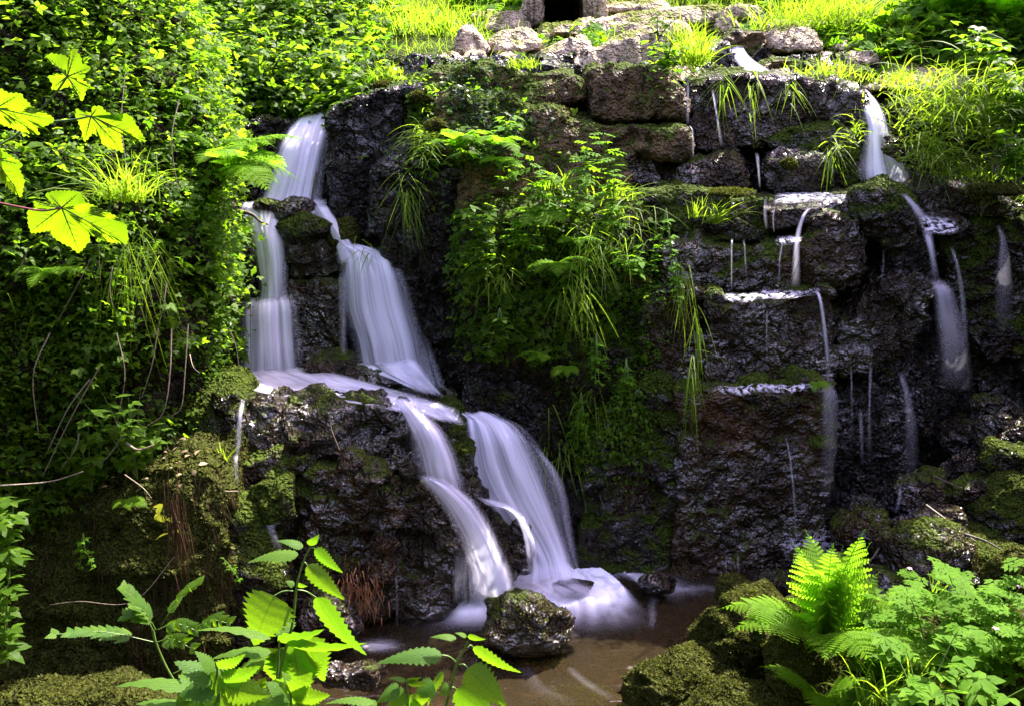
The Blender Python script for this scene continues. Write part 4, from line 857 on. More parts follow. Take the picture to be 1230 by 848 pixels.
def tuft(u, v, Y, hpx, n, label, spread=.5, hang=0.0, rad=None, mat='grass', name='grass_tuft', group='grass tufts', wid=.008, bias=(0, -.25), wpx=None, seed=None):
    rg = np.random.default_rng(seed or int(u * 7 + v)); p = P(u, v, Y); s = (p - Vector((0, 0, H))).length / FPX
    h = hpx * s; rad = (wpx * s / 2 if wpx else h * .12)
    if hang > .3: h *= .66
    b = np.array(p) + rg.normal(size=(n, 3)) * [rad * .5, rad * .3, rad * .08 + (.35 * h if hang > .3 else 0)]
    a = rg.normal(size=(n, 3)); a[:, 2] = 0
    d = a * spread + np.array([bias[0], bias[1], 1.0 - hang]) + (b - np.array(p)) / max(rad, .01) * .15
    me = blades(name, b, h * rg.uniform(.45, 1.1, n), np.full(n, wid) * rg.uniform(.6, 1.3, n), d, droop=.7 + hang, rg=rg)
    o = link(name, me, M[mat]); tag(o, label, 'grass', group); return recentre(o)

# ---- fern fronds
def frond_mesh(name, seed, n=22, wid=.30, a0=65, a1=-25):
    """unit-length frond growing along +X, starting a0 degrees above the horizontal, ending at a1"""
    rg = np.random.default_rng(seed); V = []; F = []; Rn = []
    m = 40; ang = np.radians(np.interp(np.linspace(0, 1, m), [0, 1], [a0, a1]) ); dx = np.cos(ang) / m; dz = np.sin(ang) / m
    px_ = np.concatenate([[0], np.cumsum(dx)]); pz = np.concatenate([[0], np.cumsum(dz)])
    def at(t): return np.array([np.interp(t * m, np.arange(m + 1), px_), 0, np.interp(t * m, np.arange(m + 1), pz)]), np.interp(t * (m - 1), np.arange(m), ang)
    for i in range(n):
        t = .10 + .88 * (i / (n - 1)) ** .92; p, a = at(t)
        L = wid * (np.sin(math.pi * min(1, t * .93 + .12) ** 1.05) ** .8 + .03) * (1 - t) ** .25
        tg = np.array([math.cos(a), 0, math.sin(a)]); up = np.array([-math.sin(a), 0, math.cos(a)])
        for sgn in (-1, 1):
            out = norm(np.array([0, sgn, 0]) * 1 + tg * (.25 + .35 * t) + up * .12 * rg.normal()); k = 9
            for j in range(k):
                s = (j + .6) / k; q = p + out * L * s - up * L * .22 * s * s
                l = L * .20 * (1 - s) ** .5 + .004; wd = L / k * .95
                for s2 in (-1, 1):
                    sdv = norm(np.cross(up, out)) * s2 * l
                    b = len(V); V += [q - out * wd * .5, q + sdv * .9 - out * wd * .1 + up * .004, q + sdv + out * wd * .35, q + out * wd * .5]
                    F += [(b, b + 1, b + 2, b + 3)]; Rn += [rg.random() * .5 + .25] * 4
    tv, tf = tube([at(t)[0] for t in np.linspace(0, 1, 12)], [.008 * (1 - .8 * t) for t in np.linspace(0, 1, 12)], 4)
    b = len(V); V += [np.array(x) for x in tv]; F += [tuple(i + b for i in f) for f in tf]; Rn += [.3] * len(tv)
    me = mk_mesh(name, V, F, smooth=False); attr(me, 'rnd', Rn); me.materials.append(M['fern']); return me
FR = [frond_mesh('frond', k, n=n_, wid=w_, a0=a, a1=b) for k, (n_, w_, a, b) in enumerate([(24, .27, 74, -18), (22, .30, 58, -35), (24, .27, 84, 20), (20, .28, 35, -45), (26, .24, 88, 66)])]
def fern(u, v, Y, lpx, label, az=None, n=9, kinds=(0, 1, 2), group='ferns', sc=None, hang=0):
    p = P(u, v, Y); s = (p - Vector((0, 0, H))).length / FPX; rg = random.Random(int(u * 3 + v))
    o = empty('fern', p, label, 'fern', group)
    azs = az if az is not None else [360 * i / n + rg.uniform(-18, 18) for i in range(n)]
    for a in azs:
        f = bpy.data.objects.new('frond', FR[rg.choice(kinds)]); COL.objects.link(f); f.parent = o
        l = lpx * s * rg.uniform(.75, 1.1); f.scale = (l, l, l)
        f.rotation_euler = (R(rg.uniform(-14, 14)), R(hang + rg.uniform(-8, 8)), R(a))
    return o

# ---- leafy plants: stem with compound leaves
def tmesh(name, T, mat, sc=1.0):
    v, f = T; me = mk_mesh(name, v * sc, None, f, 3); rg = np.random.default_rng(3); attr(me, 'rnd', np.repeat(rg.random(len(v) // 4 + 1), 4)[:len(v)]); me.materials.append(M[mat]); return me
T_CUT = compose([((T_PINN[0] * [1.3, 1, 1], T_PINN[1]), a, s, (0, .1, 0)) for a, s in ((0, .95), (55, .8), (-55, .8))])
LM = {'pinn': tmesh('leaf', T_PINN, 'herb'), 'cut': tmesh('leaf', T_CUT, 'herb'), 'tri': tmesh('leaf', T_TRI, 'herb'), 'palm': tmesh('leaf', T_PALM, 'herb'), 'ivy': tmesh('leaf', T_IVY, 'ivydark'), 'bram': tmesh('leaf', T_TRI, 'ivy'), 'ov': tmesh('leaf', T_OV, 'herb'), 'yel': tmesh('leaf', T_OV, 'yellow')}
def plant(u, v, Y, hpx, label, kind='pinn', nst=3, nl=8, lpx=28, spread=.35, group='leafy plants', name='leafy_plant', flowers=0, seed=None, cat='plant', hang=0, lean=(0, -.1)):
    rg = random.Random(seed or int(u * 5 + v * 3)); p = P(u, v, Y); s = (p - Vector((0, 0, H))).length / FPX
    o = empty(name, p, label, cat, group); sv = []
    for k in range(nst):
        h = hpx * s * rg.uniform(.6, 1.0); az = rg.uniform(0, 2 * math.pi)
        dx = (math.cos(az) * spread + lean[0]) * h; dy = (math.sin(az) * spread + lean[1]) * h
        sg = -1 if hang else 1
        pts = [Vector((0, 0, 0)), Vector((dx * .3, dy * .3 - (.1 * h if hang else 0), sg * h * .4)), Vector((dx * .65, dy * .65, sg * h * .75)), Vector((dx, dy, sg * h))]
        c = bez(pts, 6); sv.append(tube(c, [.004 * (1 - .7 * i / len(c)) + .0008 for i in range(len(c))], 4))
        for j in range(nl):
            t = .2 + .8 * j / max(1, nl - 1); q = c[min(len(c) - 1, int(t * (len(c) - 1)))]
            f = bpy.data.objects.new('leaf', LM[kind]); COL.objects.link(f); f.parent = o; f.location = q
            l = lpx * s * rg.uniform(.7, 1.15) * (1 - .35 * t); f.scale = (l, l, l)
            f.rotation_euler = (R(rg.uniform(-25, 12)), R(rg.uniform(-18, 18)), az + j * 2.3 + rg.uniform(-.5, .5))
        if flowers and k < flowers:
            fl = bpy.data.objects.new('flower', FLOWER); COL.objects.link(fl); fl.parent = o; fl.location = c[-1] + Vector((0, 0, .01)); fl.scale = (1.3,) * 3
    V, F = merge(sv); me = mk_mesh('stem', V, F); link('stem', me, M['stem'], o); return o
def flower_mesh():
    T = compose([(T_OV, a, .014, (0, 0, 0)) for a in range(0, 360, 72)]); me = mk_mesh('flower', T[0], None, T[1], 3); attr(me, 'rnd', np.full(len(T[0]), .5)); me.materials.append(M['petal']); return me
FLOWER = flower_mesh()

# ---- ground cover of the bank
def cover(name, src, T, dens, size, mat, maskf, label, up=.75, jit=.4, layers=((0, 1.0),), out=1.0, hang=0, nmax=60000, cat='ground cover'):
    me_all = []
    P_ = []; N_ = []
    for off, k in layers:
        for o in src:
            c, t = loc_world(o); p, nr = face_sample(c, t, dens * k, maskf, rng, nmax)
            P_.append(p + nr * off + rng.normal(size=p.shape) * .012); N_.append(nr)
    p = np.concatenate(P_); nr = np.concatenate(N_)
    if not len(p): return None
    me = scatter_mesh(name, T, p, nr, size, up, jit, out=out, hang=hang)
    o = link(name, me, M[mat]); tag(o, label, cat, kind='stuff'); return o
def visible(cen, nr):   # surface that faces the open gorge
    return (nr[:, 1] < .55).astype(float)
def bank_mask(thr, k=2.0, sd=5, extra=None):
    def f(cen, nr):
        u, v = pix(cen); g = fbm(cen * 1.7, 3, sd)
        m = np.clip((g - thr) * k + .5, 0, 1)
        m *= 1 - .9 * np.clip(blob(u, v, 175, 360, 34, 70) + blob(u, v, 60, 500, 45, 45) + .8 * blob(u, v, 235, 440, 45, 40) + .7 * blob(u, v, 275, 250, 18, 40), 0, 1)
        m *= (u > -140) * (v > -120) * (v < 640)
        return m * visible(cen, nr)
    return f
cover('bramble_cover', [BANK], T_TRI, 760, .050, 'ivy', bank_mask(-.2), 'bramble and nettle leaves covering the steep left bank', layers=((.03, 1.), (.10, .8), (.2, .45)))
cover('bramble_cover', [BANK], T_OV, 1900, .031, 'ivy', bank_mask(-.12, sd=9), 'small ovate leaves filling the steep left bank', layers=((.02, 1.), (.08, .6)))
cover('ivy_cover', [BANK], T_IVY, 160, .036, 'ivydark', bank_mask(.1, sd=15), 'dark ivy leaves low on the steep left bank', layers=((.01, 1.), (.05, .5)), up=.4)
# hillside behind
def hill_mask(thr, sd, reg):
    def f(cen, nr):
        u, v = pix(cen); g = fbm(cen * 1.2, 3, sd); m = np.clip((g - thr) * 2 + .5, 0, 1)
        return m * reg(u, v) * (cen[:, 1] > 7.3) * (cen[:, 1] < 17) * (u > -60) * (u < 1300) * (v > -160)
    return f
lhill = lambda u, v: np.clip((480 - u) / 60, 0, 1)
rhill = lambda u, v: np.clip((u - 400) / 60, 0, 1)
HS = [GROUND, CLIFF]
cover('hill_cover', HS, T_TRI, 480, .072, 'ivy', hill_mask(-.5, 3, lambda u, v: lhill(u, v) * (v < 140)), 'leafy plants crowding the slope behind the upper fall', layers=((.04, 1.), (.14, .8), (.25, .5)), nmax=30000)
cover('hill_ivy', HS, T_IVY, 500, .07, 'ivydark', hill_mask(-.1, 8, lambda u, v: lhill(u, v) * (v < 140)), 'dark ivy on the slope behind the upper fall', layers=((.02, 1.),), up=.4, nmax=30000)
cover('hill_cover', [GROUND], T_PALM, 260, .09, 'herb', hill_mask(0, 12, lambda u, v: rhill(u, v)), 'bright low herbs on the ground above the wall', layers=((.02, 1.), (.08, .6)), nmax=30000)
cover('hill_cover', [GROUND, CLIFF], T_TRI, 420, .085, 'ivy', hill_mask(-.3, 14, lambda u, v: np.clip((u - 1120) / 50, 0, 1) * (v < 170)), 'leaves on the slope at the upper right', layers=((.04, 1.), (.15, .8)), nmax=30000)
def grass_stuff(name, src, dens, h, maskf, label, wid=.006, nmax=40000):
    P_ = []
    for o in src:
        c, t = loc_world(o); p, nr = face_sample(c, t, dens, maskf, rng, nmax); P_.append(p)
    p = np.concatenate(P_); n = len(p); d = rng.normal(size=(n, 3)) * .4 + [0, -.2, 1]
    me = blades(name, p, h * rng.uniform(.4, 1.2, n), np.full(n, wid), d, seg=4, droop=.8)
    tag(link(name, me, M['grass']), label, 'grass', kind='stuff')
greg = lambda u, v: np.clip(blob(u, v, 500, 22, 80, 28) + .55 * blob(u, v, 990, 12, 120, 26) + .4 * blob(u, v, 1080, 60, 90, 30) + .5 * blob(u, v, 830, 20, 60, 20) + .04, 0, 1) * (u > 400)
grass_stuff('rim_grass', [GROUND], 1500, .22, hill_mask(-.4, 21, greg), 'bright sunlit grass on the ground above the wall')

# ---- greenery on the wall
WALL = [o for o in bpy.data.objects if o.type == 'MESH' and o.name.split('.')[0] in ('rock_ledge', 'rock_bulge', 'rock_block')] + [CLIFF]
def wall_mask(fn, sd=3, thr=0.0, k=2.5):
    def f(cen, nr):
        u, v = pix(cen); g = fbm(cen * 3.0, 3, sd)
        return np.clip((g - thr) * k + .5, 0, 1) * fn(u, v) * (nr[:, 1] < .35)
    return f
centre = lambda u, v: np.clip(box(u, v, 540, 800, 235, 440, 24) + .9 * box(u, v, 670, 790, 380, 575, 30) + .7 * blob(u, v, 700, 300, 60, 60), 0, 1)
cover('wall_greenery', WALL, T_OV, 1500, .032, 'ivy', wall_mask(centre, 3, .02), 'small leaves trailing over the middle of the wall', up=.35, hang=.6, layers=((.01, 1.), (.05, .7)), cat='creeping plants')
cover('wall_greenery', WALL, T_PINN, 300, .075, 'ivy', wall_mask(lambda u, v: centre(u, v) * (v < 430), 13, .1), 'feathery leaves on the middle of the wall', up=.5, layers=((.02, 1.), (.07, .6)), cat='creeping plants')
cover('wall_pennywort', WALL, T_RH, 4200, .022, 'herb', wall_mask(lambda u, v: np.clip(blob(u, v, 760, 395, 34, 45) + .8 * blob(u, v, 735, 470, 45, 70) + .5 * blob(u, v, 740, 540, 40, 40) + .4 * blob(u, v, 620, 330, 60, 60), 0, 1), 23, -.05), 'tiny round leaves creeping down the wall', up=.4, cat='creeping plants')
cover('ledge_ivy', WALL, T_IVY, 2600, .042, 'ivydark', wall_mask(lambda u, v: np.clip(blob(u, v, 570, 115, 38, 34) + blob(u, v, 590, 165, 40, 26) + .5 * blob(u, v, 510, 140, 20, 30), 0, 1), 33, -.3), 'glossy dark ivy hanging over the long brown ledge', up=.25, hang=.8, cat='ivy')
cover('ledge_herbs', WALL, T_TRI, 700, .05, 'ivy', wall_mask(lambda u, v: np.clip(blob(u, v, 510, 150, 24, 46) + .7 * blob(u, v, 600, 170, 60, 34) + .8 * blob(u, v, 800, 80, 20, 20) + .6 * blob(u, v, 560, 190, 50, 30), 0, 1), 43, -.15), 'green herbs sprouting between the brown ledges', up=.6, layers=((.02, 1.), (.07, .6)), cat='herbs')
cover('wall_moss', WALL, T_RH, 5200, .013, 'mossleaf', wall_mask(lambda u, v: np.clip(box(u, v, 540, 800, 230, 600, 40) * .9 + .5 * box(u, v, 480, 700, 85, 200, 20) + .5 * box(u, v, 1080, 1230, 110, 240, 20), 0, 1), 53, .05), 'moss tufts over the middle of the wall', up=.2, jit=.7, nmax=110000, cat='moss')
MR = [o for o in bpy.data.objects if o.name.split('.')[0] == 'mossy_rock']
for o in MR:
    c, t = mesh_np(o.data)[0], tris(o.data)
    def mf(cen, nr):
        k = fbm((cen + np.array(o.location)) * 2.2, 3, 88); return np.clip(.3 + 1.2 * k + .8 * np.clip(nr[:, 2], 0, 1), 0, 1) * (nr[:, 1] < .3)
    p, nr = face_sample(c, t, 9000, mf, rng, 60000)
    link('moss', scatter_mesh('moss', T_RH, p, nr, .017, up=.05, jit=.5, out=.3, hang=1.0), M['mossleaf'], o)
    def mf2(cen, nr):
        q = (cen + np.array(o.location)) * [5, 5, .8]; return (vnoise(q, 4) > .15) * (nr[:, 2] < .5) * (nr[:, 1] < .3) * 1.0
    p, nr = face_sample(c, t, 1000, mf2, rng, 12000); n = len(p)
    me = blades('root_fibre', p + nr * .01, rng.uniform(.05, .16, n), np.full(n, .004), nr * .35 - np.array([0, 0, 1]) + rng.normal(size=(n, 3)) * .12, seg=3, droop=.2)
    link('root_fibre', me, M['rootfibre'], o)
for o in [b for b in bpy.data.objects if b.type == 'MESH' and b.data.materials and b.data.materials[0] in (M['wetmoss'],) and b.name.startswith('rock') and b.location.y < 6.0]:
    moss_on('moss', mesh_np(o.data)[0], tris(o.data), 5000, o, thr=.2)

# leaf litter on the terrace
lit = [o for o in bpy.data.objects if o.name == 'terrace'] + MR
cover('leaf_litter', lit, T_OV, 110, .04, 'litter', lambda c, n: (n[:, 2] > .6) * (c[:, 2] > 1.12) * (pix(c)[0] < 260) * .9, 'dead leaves lying on the terrace below the left bank', up=.9, jit=.25, cat='leaf litter')

# ---- single plants: ferns
for a in [
    (992, 786, 3.95, 140, 'largest bright fern, standing right of the pool', None, 15, (2, 0, 4)),
    (985, 846, 3.9, 84, 'small bright fern at the bottom edge below the largest fern', None, 9, (0, 1)),
    (1060, 730, 4.7, 76, 'low fern between the largest fern and the leafy plants', [150, 190, 230, 20, 100], 5, (1, 3)),
    (274, 205, 5.85, 100, 'fern whose fronds reach out in front of the upper fall', [-25, -10, 5, -45, -75, 20, 60], 7, (3, 1)),
    (262, 186, 6.0, 70, 'pale fern on the bank edge above the reaching fern', None, 8, (1, 3)),
    (60, 330, 4.75, 46, 'small fern on the left bank under the lowest big leaf', [-90, -50, -130, -10, 190], 5, (1, 3)),
    (232, 330, 5.7, 50, 'small fern on the bank edge beside the left middle fall', [-60, -20, -100, 20], 4, (1, 3)),
    (120, 60, 6.0, 56, 'fern high on the left bank above the star-shaped leaf', None, 7, (1, 3)),
    (200, 130, 6.0, 50, 'fern among the brambles right of the folded leaf', None, 7, (1, 3)),
    (238, 76, 6.9, 70, 'blue-green fern at the top edge of the bank', None, 7, (1, 3)),
    (300, 100, 8.6, 70, 'blue-green fern on the slope left behind the upper fall', None, 8, (1, 3)),
    (372, 104, 8.3, 60, 'pale fern on the slope above the upper fall', None, 8, (1, 3)),
    (1140, 50, 8.2, 100, 'tall bright fern at the top right, left one of the pair', None, 9, (0, 2)),
    (1196, 58, 8.0, 120, 'tall bright fern at the top right, right one of the pair', None, 10, (0, 2)),
    (1100, 70, 8.3, 62, 'smaller bright fern left of the tall pair', None, 8, (0, 1)),
    (1215, 110, 7.6, 70, 'darker fern below the tall pair at the right edge', None, 7, (1, 3)),
    (652, 256, 6.28, 56, 'fern hanging on the wall under the seedlings', [-90, -60, -120, -20, 200, -100], 6, (3,)),
    (668, 318, 6.2, 52, 'fern in the middle of the hanging greenery', [-90, -50, -130, 0, 180], 5, (3,)),
    (690, 290, 6.2, 44, 'small fern under the hanging grass clump', [-80, -50, -130, -10], 4, (3,)),
    (655, 428, 6.12, 38, 'fern tip sticking out low on the wall over the dark hollow', [-150, -170, -100], 3, (3,)),
    (680, 440, 6.1, 40, 'dim fern at the lower end of the hanging greenery', [-90, -60, -120], 3, (3,)),
    (978, 460, 5.98, 34, 'tiny curled fern on the lowest ledge', [-110, -75], 2, (3,)),
    (548, 178, 6.55, 60, 'blue-green fern below the ivy curtain', [-60, -30, -100, 0, -140], 5, (3, 1)),
    (596, 176, 6.5, 56, 'fern to the right of the blue-green one below the ivy', [-60, -20, -110, -160], 4, (3, 1)),
    (604, 196, 6.5, 44, 'pale fern hanging beside the seedlings', [-90, -50, -130], 3, (3,)),
    (720, 20, 9.9, 30, 'tiny fern by the culvert', None, 6, (1,)),
    (152, 600, 4.85, 36, 'little fern growing out of the tall moss-curtained rock', [-60, -20, -100], 3, (3,)),
]:
    fern(a[0], a[1], a[2], a[3], a[4], az=a[5], n=a[6], kinds=a[7])
e_ = fern(986, 784, 3.9, 158, 'upright frond cluster rising from the largest fern', az=[-92, -70, -112], kinds=(4,))

# grass tufts
for a in [
    (150, 240, 5.05, 88, 150, 'long drooping grass tuft in the middle of the left bank', dict(spread=.55, wpx=50, bias=(.15, -.6))),
    (160, 300, 5.0, 80, 80, 'dry hanging grass skirt under the left bank tuft', dict(spread=.3, hang=1.6, wpx=60, wid=.004)),
    (30, 440, 4.85, 90, 90, 'upright grass tuft low on the left bank', dict(spread=.3, wpx=60)),
    (20, 380, 4.85, 70, 60, 'grass tuft at the left edge above the upright one', dict(spread=.4, wpx=50)),
    (738, 236, 6.16, 46, 80, 'large grass clump spilling over the middle of the wall', dict(spread=.7, hang=.25, wpx=70, bias=(.15, -.5))),
    (712, 262, 6.12, 40, 60, 'second grass clump below and left of the large one on the wall', dict(spread=.7, hang=.5, wpx=70, bias=(-.1, -.4))),
    (760, 268, 6.12, 56, 44, 'long drooping blades right of the large wall clump', dict(spread=.5, hang=.9, wpx=50, bias=(.2, -.4))),
    (672, 226, 6.25, 34, 70, 'short bright grass below the seedling on the wall', dict(spread=.6, wpx=60)),
    (715, 290, 6.12, 60, 60, 'grass fringe below the large hanging clump', dict(spread=.4, hang=1.3, wpx=60, bias=(0, -.4))),
    (690, 350, 6.1, 60, 44, 'thin grass trailing down the hanging greenery', dict(spread=.3, hang=1.5, wpx=40)),
    (600, 330, 6.2, 44, 50, 'fine grass at the left of the hanging greenery', dict(spread=.4, hang=1.2, wpx=50)),
    (858, 268, 6.34, 54, 70, 'grass clump on the ledge left of the pale slab', dict(spread=.6, wpx=24, bias=(.1, -.4))),
    (835, 262, 6.34, 46, 16, 'few upright blades beside the ledge grass clump', dict(spread=.2, wpx=16)),
    (820, 345, 6.1, 64, 22, 'narrow grass strand hanging beside the second course block', dict(spread=.15, hang=1.7, wpx=16)),
    (836, 390, 6.08, 60, 20, 'yellow-green strand hanging near the second course block', dict(spread=.12, hang=1.7, wpx=12)),
    (830, 450, 6.0, 60, 30, 'thin strand hanging over the lowest ledge', dict(spread=.12, hang=1.7, wpx=12)),
    (700, 480, 6.05, 46, 26, 'dim blades low in the hanging greenery', dict(spread=.3, hang=1.4, wpx=60)),
    (660, 540, 6.0, 50, 30, 'few blades at the lower end of the hanging greenery', dict(spread=.3, hang=1.4, wpx=60)),
    (832, 78, 7.45, 58, 170, 'bright grass tuft left of the small top cascade', dict(spread=.45, wpx=36, bias=(-.05, -.3))),
    (820, 50, 7.8, 46, 100, 'sunlit grass behind the tuft by the top cascade', dict(spread=.4, wpx=50)),
    (905, 104, 7.0, 38, 22, 'grass hanging from the long dark upper block, left strand', dict(spread=.3, hang=1.5, wpx=14)),
    (950, 104, 7.0, 30, 26, 'grass hanging from the long dark upper block, right strand', dict(spread=.4, hang=1.4, wpx=22)),
    (870, 100, 7.0, 40, 24, 'grass hanging from the long dark upper block, at its trickle', dict(spread=.3, hang=1.5, wpx=10)),
    (1026, 160, 6.85, 40, 50, 'small tuft at the left of the white stepped cascade', dict(spread=.5, wpx=16, hang=.5)),
    (1000, 180, 6.8, 44, 40, 'drooping tuft left of the white stepped cascade', dict(spread=.3, hang=1.2, wpx=16)),
    (1130, 130, 6.75, 60, 650, 'big sunlit grass cushion overhanging the right block', dict(spread=.55, wpx=110, bias=(0, -.45), hang=.35)),
    (1185, 140, 6.7, 66, 500, 'right half of the sunlit overhanging grass', dict(spread=.55, wpx=80, bias=(.1, -.45), hang=.4)),
    (1110, 180, 6.62, 50, 260, 'lower fringe of grass beside the stepped cascade', dict(spread=.4, wpx=50, bias=(0, -.4), hang=.7)),
    (1160, 190, 6.6, 44, 160, 'thin grass hanging at the earthy block', dict(spread=.4, wpx=90, bias=(0, -.4), hang=.9)),
    (1050, 96, 7.3, 22, 110, 'low bright grass strip on the upper rim', dict(spread=.5, wpx=120)),
    (1100, 104, 7.1, 26, 130, 'low bright grass strip left of the overhanging cushion', dict(spread=.5, wpx=90)),
    (985, 90, 7.4, 28, 120, 'short grass on the flat mossy rock', dict(spread=.5, wpx=70)),
    (1180, 214, 6.6, 26, 160, 'short grass along the right end of the lip', dict(spread=.5, wpx=110)),
    (1215, 235, 6.5, 30, 120, 'grass drooping over the right end of the lip', dict(spread=.5, wpx=60, hang=.4)),
    (460, 100, 7.6, 36, 160, 'grass on the slope right of the upper fall', dict(spread=.5, wpx=60)),
    (508, 170, 6.7, 40, 110, 'grass hanging at the left side of the ivy curtain', dict(spread=.4, hang=.9, wpx=30)),
    (630, 82, 7.3, 26, 90, 'bright grass in the gap behind the long brown ledge', dict(spread=.5, wpx=30)),
    (500, 40, 9.0, 50, 320, 'sunlit meadow grass left of the rim rocks', dict(spread=.45, wpx=120)),
    (960, 30, 8.6, 50, 320, 'big bright grass clump on the rim, above the brown rock', dict(spread=.5, wpx=110)),
    (1010, 24, 8.6, 50, 260, 'right part of the bright grass clump on the rim', dict(spread=.5, wpx=90)),
    (1060, 850, 3.5, 120, 60, 'tall grass blades at the bottom edge under the leafy plants', dict(spread=.35, wpx=60, wid=.009)),
    (1124, 712, 4.9, 66, 8, 'few upright blades in front of the wedge-shaped block', dict(spread=.12, wpx=14, wid=.008)),
    (1040, 706, 5.0, 44, 8, 'small blades beside the largest fern', dict(spread=.2, wpx=14)),
    (268, 552, 5.3, 34, 40, 'small green tuft beside the side trickle', dict(spread=.4, wpx=12)),
    (440, 300, 6.6, 30, 20, 'sparse blades on the black buttress', dict(spread=.4, hang=1.2, wpx=30)),
    (490, 230, 6.6, 60, 40, 'trailing moss strands on the black buttress', dict(spread=.3, hang=1.5, wpx=20)),
]:
    tuft(a[0], a[1], a[2], a[3], a[4], a[5], **a[6])

